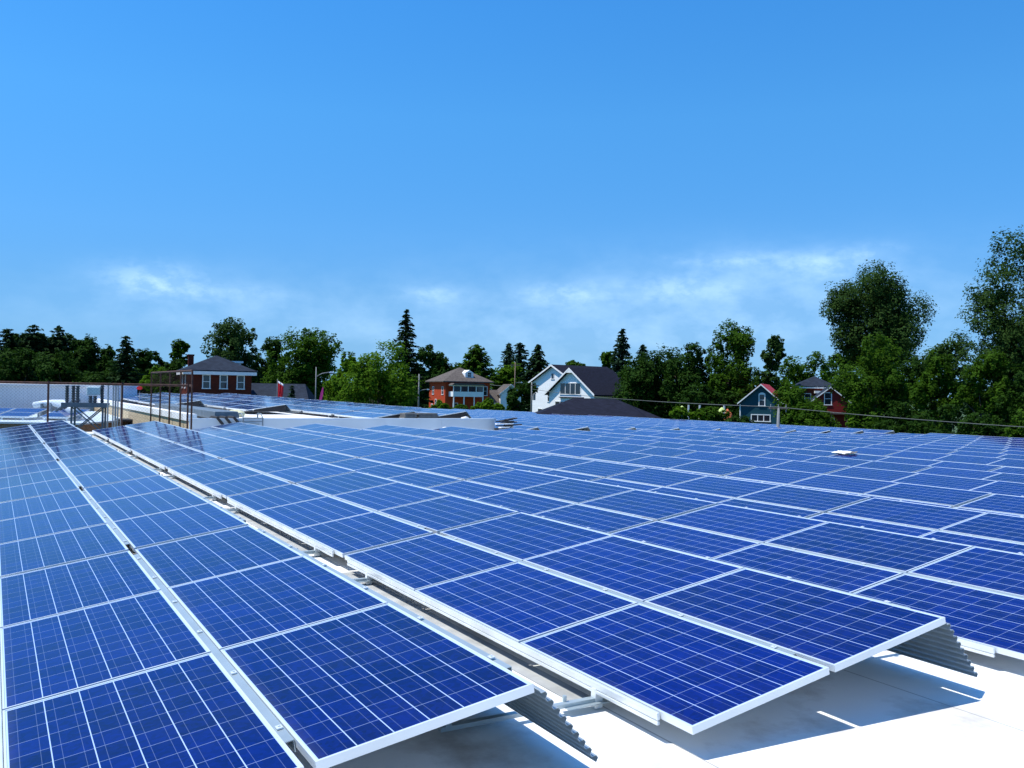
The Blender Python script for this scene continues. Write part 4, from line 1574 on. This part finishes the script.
lump("roofing_sack", "pale yellow sack lying on the raised roof before the panels", "sack", su(10.1, 43.5, RZ - CAM_Z), (0.9, 0.6, 0.40), M['cream'], 1)
lump("folded_tarp", "drab yellow folded tarp left of the pale yellow sack", "tarp", su(9.4, 44.5, RZ - CAM_Z), (1.1, 0.5, 0.28), M['cream'], 2)
lump("foam_scrap", "white foam scrap at the parapet foot, smaller left one", "scrap", on_roof(15.2, 35.2, 0.0), (0.32, 0.22, 0.42), M['white_paint'], 3)
lump("white_sack", "white sack leaning on the parapet foot near its right end", "sack", on_roof(17.2, 35.1, 0.0), (0.7, 0.35, 0.50), M['white_paint'], 4)
lump("white_bucket_cover", "white crumpled cover on the parapet near its right end", "cover", su(18.9, 36.6, RZ - CAM_Z), (0.42, 0.3, 0.32), M['white_paint'], 5)
o0 = on_roof(20.35, 35.2, 0.0)
root = empty("debris_heap", o0, PSI)
tag(root, "dark heap of broken boards at the right end of the parapet", "debris heap")
rg = np.random.default_rng(8)
b = MB()
b.box((-0.3, -0.2, -0.02), (-0.2, 0.2, 0.32))
b.box((0.2, -0.2, -0.02), (0.3, 0.2, 0.32))
b.build('bearer', M['wood'], root)
for k in range(11):
    b = MB(Matrix.Translation((rg.uniform(-0.25, 0.25), rg.uniform(-0.2, 0.2), 0.35 + 0.052 * k)) @ Matrix.Rotation(rg.uniform(-0.5, 0.5), 4, 'Z') @ Matrix.Rotation(rg.uniform(-0.10, 0.10), 4, 'Y'))
    b.box((-0.42, -0.09, -0.025), (0.42, 0.09, 0.025))
    b.build("board", M['white_paint'] if k in (3, 6) else M['dark_fabric'], root)
v7 = 1.74
b = MB()
rg = np.random.default_rng(5)
nx, ny = 8, 14
for i in range(nx + 1):
    for j in range(ny + 1):
        b.v.append((0.36 * i / nx + 0.03 * math.sin(j * 0.9), 0.72 * j / ny + 0.04 * math.sin(i * 1.1), 0.008 + 0.022 * abs(math.sin(i * 1.3 + j * 0.7)) + 0.02 * rg.random()))
for i in range(nx):
    for j in range(ny):
        a_ = i * (ny + 1) + j
        b.f.append([a_, a_ + ny + 1, a_ + ny + 2, a_ + 1])
        b.mi.append(1 if j < 4 else 0)
o = b.build("white_sheet", [M['white_paint'], M['concrete']])
o.modifiers.new("cloth", 'SOLIDIFY').thickness = 0.006
o.location = su(S0 + ROW * 7 + v7 * ct, 17.9, LOW0 + fall(S0 + ROW * 7, U_NEAR + 2 * STEP + SEG / 2) + v7 * st + 0.01)
o.rotation_euler = (0, -TH, PSI)
tag(o, "small crumpled white sheet left lying on the far panels", "sheet")

# stacks of concrete pavers on the raised roof
for k, (s_, u_, w_, n_) in enumerate(((15.9, 36.3, 0.55, 5), (16.75, 36.3, 0.95, 5))):
    o0 = su(s_, u_, RZ - CAM_Z)
    r_ = empty("paver_stack", o0, PSI)
    tag(r_, ("narrow stack of grey concrete pavers left of the wide stack", "wide stack of grey concrete pavers between two panel ends")[k], "paver stack")
    for j in range(n_):
        b = MB()
        q = 0.03 * math.sin(j * 2.3 + k)
        b.box((-w_ / 2 + q, -0.3, j * 0.085), (w_ / 2 + q, 0.3, j * 0.085 + 0.078))
        b.build("paver", M['concrete'], r_, bevel=0.008)

# ------------------------------------------------------------------ rusty fence and cage
FU, FZ = 34.7, ROOF0
fz0 = ROOF0 - 0.02


def fence(name, label, s_u, base, top, rails, mesh_z, step=0.11):
    """posts at the given (s, u) spots, rails and a wire mesh between heights (relative to the eye)"""
    o0 = su(*s_u[0], base)
    root = empty(name, o0, 0)
    tag(root, label, "fence")
    for (s_, u_) in s_u:
        b = MB()
        b.tube([su(s_, u_, base) - o0, su(s_, u_, top) - o0], 0.036, 8)
        b.build("post", M['rust'], root)
    a, e_ = s_u[0], s_u[-1]
    for z in rails:
        b = MB()
        b.tube([su(*a, z) - o0, su(*e_, z) - o0], 0.042, 8)
        b.build("rail", M['rust'], root)
    A, B_ = su(*a, 0), su(*e_, 0)
    Ln = (B_ - A).length
    d = (B_ - A) / Ln
    z0, z1 = mesh_z
    hh = z1 - z0
    b = MB()
    t = -hh
    while t < Ln:
        for sg in (1, -1):
            x0, x1 = (t, t + hh) if sg == 1 else (t + hh, t)
            za, zb = z0, z1
            if min(x0, x1) < 0:
                if sg == 1:
                    za, x0 = z0 - x0, 0
                else:
                    zb, x1 = z0 + (x0 - 0), 0
            if max(x0, x1) > Ln:
                if sg == 1:
                    zb, x1 = z0 + (Ln - x0), Ln
                else:
                    za, x0 = z0 + (x0 - Ln), Ln
            if zb - za > 0.02:
                pa, pb = A + d * x0 + Vector((0, 0, za)), A + d * x1 + Vector((0, 0, zb))
                off = d.cross(Vector((0, 0, 1))) * (0.006 * sg)
                b.tube([pa - o0 + off, pb - o0 + off], 0.0018, 3, cap=False)
        t += step
    b.build("wire_mesh", M['rust'], root)
    return root


fence("chain_link_fence", "rusty chain link fence across the far left roof edge",
      [(-5.4, FU), (-3.05, FU), (-0.68, FU), (1.68, FU), (4.04, FU), (6.3, FU)], fz0, 0.05, (-0.02,), (-1.6, -0.06))
fence("cage_fence", "tall rusty steel cage with mesh top beside the beige wall",
      [(6.42, 34.6), (6.42, 36.9), (6.42, 39.4), (6.42, 41.8), (6.42, 44.4)], -3.0, 0.58, (0.54, -0.02), (-0.02, 0.52), 0.13)

# ------------------------------------------------------------------ plant in the yard on the left
o0 = at(89, 400, 38)
stand = empty("transformer_stand", (o0.x, o0.y, 0), R(18))
tag(stand, "grey braced steel stand carrying dark bushings and a pale tank", "stand")
zt = at(89, 403, 38).z
hw, hd = 0.60, 0.45
for x in (-hw, hw):
    for y in (-hd, hd):
        b = MB()
        b.box((x - 0.038, y - 0.038, 0), (x + 0.038, y + 0.038, zt - 0.1))
        b.build("leg", M['grey_steel'], stand)
for y in (-hd - 0.055, hd + 0.055):
    for k in range(4):
        za, zb = zt - 0.15 - k * 1.2, zt - 1.25 - k * 1.2
        b = MB()
        b.tube([(-hw, y, za), (hw, y, zb)], 0.028, 6)
        b.tube([(hw, y + 0.03, za), (-hw, y + 0.03, zb)], 0.028, 6)
        b.tube([(-hw, y, zb - 0.03), (hw, y, zb - 0.03)], 0.032, 6)
        b.build("brace", M['grey_steel'], stand)
b = MB()
b.box((-0.95, -0.6, zt - 0.1), (0.75, 0.6, zt))
b.box((-0.98, -0.64, zt - 0.17), (0.78, -0.605, zt + 0.02))
b.build("deck", M['grey_steel'], stand)
for x, y, hgt in ((-0.82, -0.2, 0.72), (-0.62, 0.1, 0.72), (-0.42, -0.15, 0.72), (0.50, 0.1, 0.75), (0.08, -0.2, 0.30), (0.26, -0.2, 0.30)):
    b = MB()
    nr = max(3, int(hgt / 0.1))
    pts, rs = [], []
    for j in range(nr + 1):
        z = zt + hgt * j / nr
        pts += [(x, y, z), (x, y, z + 0.02)]
        rs += [0.085, 0.055]
    b.tube(pts, rs, 10)
    b.build("bushing", M['insul'], stand)
b = MB()
b.box((-0.08, -0.2, zt + 0.34), (0.44, 0.2, zt + 0.70))
b.build("tank", M['tank'], stand, bevel=0.04)
for k, px in enumerate((108, 113.2, 115.6, 118, 121.5)):
    Y = 37 + 0.25 * (k % 3)
    p = at(px, 400, Y)
    z1 = at(px, 384.5, Y).z
    r_ = (0.032, 0.03, 0.04, 0.03, 0.045)[k]
    b = MB()
    b.tube([(0, 0, 0), (0, 0, z1 - 0.06)], r_, 10)
    b.tube([(0, 0, z1 - 0.06), (0, 0, z1)], [r_ * 1.35, r_ * 1.35], 10)
    b.tube([(0, 0, 3.2), (0, 0, 3.26)], r_ * 1.3, 10)
    o = b.build("vent_pipe", M['pipe'])
    o.location = (p.x, p.y, 0)
    tag(o, f"weathered upright pipe before the beige wall, {ORD[k + 1]} from the left", "pipe", "upright pipes by the steel stand")

# white ducts on the low wing
d0 = at(36, 405, 50)
dr = empty("white_air_duct", (d0.x, d0.y, 3.92))
tag(dr, "fat white insulated air duct bending down on the low wing", "duct")
q = lambda px, py, Y: at(px, py, Y) - Vector((d0.x, d0.y, 3.92))
b = MB()
b.tube([q(34, 405, 50), q(44, 403.5, 50), q(54, 403, 50), q(63, 404, 49), q(70, 408, 48), q(76, 416, 47.5)], [0.17, 0.18, 0.20, 0.25, 0.30, 0.30], 14)
b.build("casing", M['flashing'], dr, True)
for (px, py, Y) in ((44, 403.5, 50), (54, 403, 50), (63, 404, 49), (70, 408, 48)):
    b = MB()
    c = q(px, py, Y)
    b.box((c.x - 0.05, c.y - 0.28, -0.0), (c.x + 0.05, c.y + 0.28, c.z))
    b.build("cradle", M['grey_steel'], dr)
for k in range(3):
    b = MB()
    b.tube([at(56 + k * 4, 411 - k * 1.2, 46.5 + k * 0.1), at(66 + k * 3.5, 404 - k, 46.5 + k * 0.1), at(74 + k * 3, 401.5 - k * 0.6, 46.5 + k * 0.1)], 0.06, 8)
    o = b.build("conduit", M['insul'])
    tag(o, f"dark bent conduit running up to the steel stand, {('lowest', 'middle', 'upper')[k]} of three", "conduit", "dark conduits by the white duct")

# panels on the low wing
for k, (px, Y) in enumerate(((28, 46.2), (-6, 46.2), (72, 46.4))):
    for c in (0, 1):
        p = copy_tree(panel0)
        a = at(px, 400, Y)
        v = c * (PW + GAP_M)
        p.location = (a.x, a.y + v * math.cos(0.18), 4.12 + v * math.sin(0.18))
        p.rotation_euler = (0, -0.18, R(90))
        tag(p, f"greyish solar panel on the low brick wing, {('lower', 'upper')[c]} course, {('middle', 'leftmost', 'rightmost')[k]} of three", "solar panel", "solar panels on the low brick wing")
    b = MB()
    a = at(px, 400, Y)
    b.box((0.2, 0.1, 0), (0.3, 2.0, 0.11))
    b.box((1.3, 0.1, 0), (1.4, 2.0, 0.11))
    b.box((0.2, 1.6, 0.11), (0.3, 1.7, 0.42))
    b.box((1.3, 1.6, 0.11), (1.4, 1.7, 0.42))
    b.box((0.15, 0.0, 0.11), (1.45, 0.1, 0.19))
    o = b.build("panel_support", M['rail'])
    o.location = (a.x - 1.65, a.y, 3.92)
    tag(o, f"aluminium frame under the {('middle', 'leftmost', 'rightmost')[k]} panels on the low brick wing", "support frame", "frames on the low wing")

# ------------------------------------------------------------------ poles, lamps, wires, flags
def pole(name, label, px, Y, top, r=0.14, m='wood', cat="utility pole"):
    p = at(px, 400, Y)
    root = empty(name, (p.x, p.y, 0))
    tag(root, label, cat)
    z = at(px, top, Y).z
    b = MB()
    b.tube([(0, 0, -0.2), (0, 0, z * 0.6), (0, 0, z)], [r, r * 0.85, r * 0.7], 10)
    b.build("shaft", M[m], root, True)
    return root, z


def lamp_arm(root, z, dx, dz, m='pole_grey'):
    b = MB()
    b.tube([(0, 0, z), (dx * 0.35, 0, z + dz * 0.7), (dx * 0.8, 0, z + dz)], 0.05, 8)
    o = b.build("lamp_arm", M[m], root, True)
    h_ = MB()
    sx = 1 if dx > 0 else -1
    h_.prism([(dx * 0.78, z + dz - 0.07), (dx * 0.78 + sx * 0.1, z + dz - 0.12), (dx, z + dz - 0.10), (dx * 1.04, z + dz), (dx * 0.85, z + dz + 0.10)][::sx], -0.14, 0.14)
    h_.build("lamp_head", M['flashing'], o)


r_, z = pole("street_lamp", "thin grey pole with a street lamp arm left of the bright tree", 315.5, 100, 367, 0.075, 'pole_grey', "street lamp")
lamp_arm(r_, z - 1.1, 1.9, 0.55)
r_, z = pole("street_lamp", "grey pole with street lamp arm beside the orange brick house", 418.6, 130, 374, 0.14, 'pole_grey', "street lamp")
lamp_arm(r_, at(418, 391.5, 130).z, 1.5, 0.35)
b = MB()
b.box((-0.45, -0.06, z - 0.5), (0.45, 0.06, z - 0.36))
b.build("crossarm", M['wood'], r_)
r_, z = pole("utility_pole", "tall brown wooden pole left of the dark shrub tree", 514.5, 150, 362, 0.12, 'wood')
b = MB()
b.box((-0.9, -0.07, z - 0.6), (0.9, 0.07, z - 0.45))
b.build("crossarm", M['wood'], r_)
lamp_arm(r_, at(514, 383, 150).z, 1.25, 0.15)
r_, z = pole("utility_pole", "grey pole with transformer at the white house corner", 531.5, 128, 382, 0.13, 'pole_grey')
b = MB()
b.box((-0.2, -0.3, z - 0.55), (1.0, -0.2, z - 0.43))
b.build("crossarm", M['wood'], r_)
b = MB()
b.tube([(0.35, -0.2, z - 2.6), (0.35, -0.2, z - 1.75)], 0.22, 12)
b.tube([(0.35, -0.2, z - 1.75), (0.35, -0.2, z - 1.68)], [0.24, 0.1], 12)
b.build("transformer", M['pole_grey'], r_)
r_, z = pole("utility_pole", "short grey pole carrying insulators before the teal house", 778.5, 58, 407.5, 0.13, 'pole_grey')
b = MB()
b.box((-0.6, -0.06, z - 0.10), (0.6, 0.06, z + 0.0))
b.build("crossarm", M['wood'], r_)
for x in (-0.5, 0.0, 0.5):
    b = MB()
    b.tube([(x, 0, z + 0.0), (x, 0, z + 0.05), (x, 0, z + 0.10), (x, 0, z + 0.16), (x, 0, z + 0.2)], [0.02, 0.045, 0.025, 0.04, 0.02], 10)
    b.tube([(x, 0, z - 0.12), (x, 0, z - 0.2), (x, 0, z - 0.3)], [0.03, 0.035, 0.02], 10)
    b.build("insulator", M['pole_grey'], r_)


def wire(label, a, b_, sag, r, group=None, name="power_line"):
    o0 = a.copy()
    pts = []
    for k in range(25):
        t = k / 24
        p = a.lerp(b_, t)
        p.z -= sag * 4 * t * (1 - t)
        pts.append(p - o0)
    w = MB()
    w.tube(pts, r, 6)
    o = w.build(name, M['wire'], None, True)
    o.location = o0
    tag(o, label, "cable", group)


G_W = "cables over the far roof edge"
pt = at(778.5, 407, 58)
wire("thick twisted cable from the white house pole to the short pole", at(531.5, 389, 128), pt, 0.35, 0.026, G_W)
wire("thick twisted cable from the short pole to the right", pt, at(1090, 431, 44), 0.10, 0.021, G_W)
wire("dark service wire from the orange brick house to the brown pole", at(490, 384.5, 185), at(514.5, 385, 150), 0.2, 0.05)

# flags
r_, z = pole("flagpole", "pole with a limp red flag before the slate roof", 277.0, 84, 379, 0.03, 'pole_grey', "flagpole")


def limp_flag(root, z, h, w, mats, split, name="flag"):
    b = MB()
    nx, nz = 8, 10
    vs_ = []
    for i in range(nx + 1):
        for j in range(nz + 1):
            u, v = i / nx, j / nz
            fold = 0.09 * math.sin(u * 13 + v * 1.5) * (0.4 + u)
            vs_.append((0.05 + u * w * (0.45 + 0.55 * (1 - v) ** 0.5 * 0.6), fold, z - v * h - u * 0.35 * w * (1 - v) - 0.1 * u))
    for i in range(nx):
        for j in range(nz):
            a = i * (nz + 1) + j
            b.f.append([a, a + nz + 1, a + nz + 2, a + 1])
            b.mi.append(split(i / nx, j / nz))
    b.v = vs_
    o = b.build(name, mats, root, True)
    s_ = o.modifiers.new("cloth", 'SOLIDIFY')
    s_.thickness = 0.012


limp_flag(r_, z - 0.15, 1.85, 0.70, [M['flag_red'], M['white_paint']], lambda u, v: 1 if v < 0.07 else 0)
r_, z = pole("banner_pole", "slim pole with a curved magenta feather banner", 319, 78, 400, 0.04, 'white_paint', "banner")
zt_, zb_ = at(319, 387, 78).z, at(319, 403, 78).z
b = MB()
n_ = 10
for k in range(n_ + 1):
    t = k / n_
    x = 0.02 + 0.28 * t ** 2
    zz = zb_ + (zt_ - zb_) * t
    wd = 0.28 * math.sin(math.pi * (0.12 + 0.84 * t)) + 0.04
    b.v += [(x, -0.012, zz), (x + wd * 0.8, -0.012, zz), (x + wd * 0.8, 0.012, zz), (x, 0.012, zz)]
for k in range(n_):
    for c in range(4):
        a, d_ = k * 4 + c, k * 4 + (c + 1) % 4
        b.f.append([a, d_, d_ + 4, a + 4])
        b.mi.append(0)
b.f += [[3, 2, 1, 0], [n_ * 4, n_ * 4 + 1, n_ * 4 + 2, n_ * 4 + 3]]
b.mi += [0, 0]
b.build("banner_cloth", M['flag_pink'], r_)

# red sign by the shed
r_, z = pole("red_sign", "small red oval sign at the right end of the white shed", 139.5, 62, 391, 0.03, 'grey_steel', "sign")
b = MB()
zc = at(139.5, 388, 62).z
for sx in (-0.04, 0.04):
    pass
prof = [(0.20 * math.cos(t), zc + 0.13 * math.sin(t)) for t in [6.283 * k / 20 for k in range(20)]]
b.prism(prof, -0.06, -0.02)
b.build("plate", M['flag_red'], r_)

# garden things beyond the right edge
for k, (px, py, Y) in enumerate(((682, 408, 92), (722, 409.5, 94))):
    p = at(px, py, Y)
    r_ = empty("patio_umbrella", (p.x, p.y, 0))
    tag(r_, ("small pale lime parasol behind the bright bush", "larger lime parasol beside the orange tarp")[k], "parasol")
    b = MB()
    b.tube([(0, 0, 0), (0, 0, p.z + 0.25)], 0.03, 8)
    b.build("mast", M['white_paint'], r_)
    b = MB()
    w_ = (0.40, 0.48)[k]
    b.tube([(0, 0, p.z - 0.30), (0, 0, p.z - 0.1), (0, 0, p.z + 0.12), (0, 0, p.z + 0.24)], [w_, w_ * 0.82, w_ * 0.42, 0.03], 8)
    b.build("canopy", M['lime'], r_)
p = at(729, 410, 98)
lump("orange_tarp_cover", "orange tarp cover standing behind the lime parasol", "tarp", (p.x, p.y, 0), (1.1, 0.9, p.z * 1.25), M['orange'], 11)
b = MB()
p = at(688, 408, 100)
for x in (0, 1.25, 4.0):
    b.box((x, 0, 0), (x + 0.16, 0.16, p.z + 0.35))
for z in (0.9, 2.2):
    b.box((0.16, 0.04, z), (4.0, 0.12, z + 0.14))
o = b.build("arbour_frame", M['white_paint'])
o.location = (p.x, p.y, 0)
tag(o, "white wooden arbour posts behind the green bushes", "arbour")
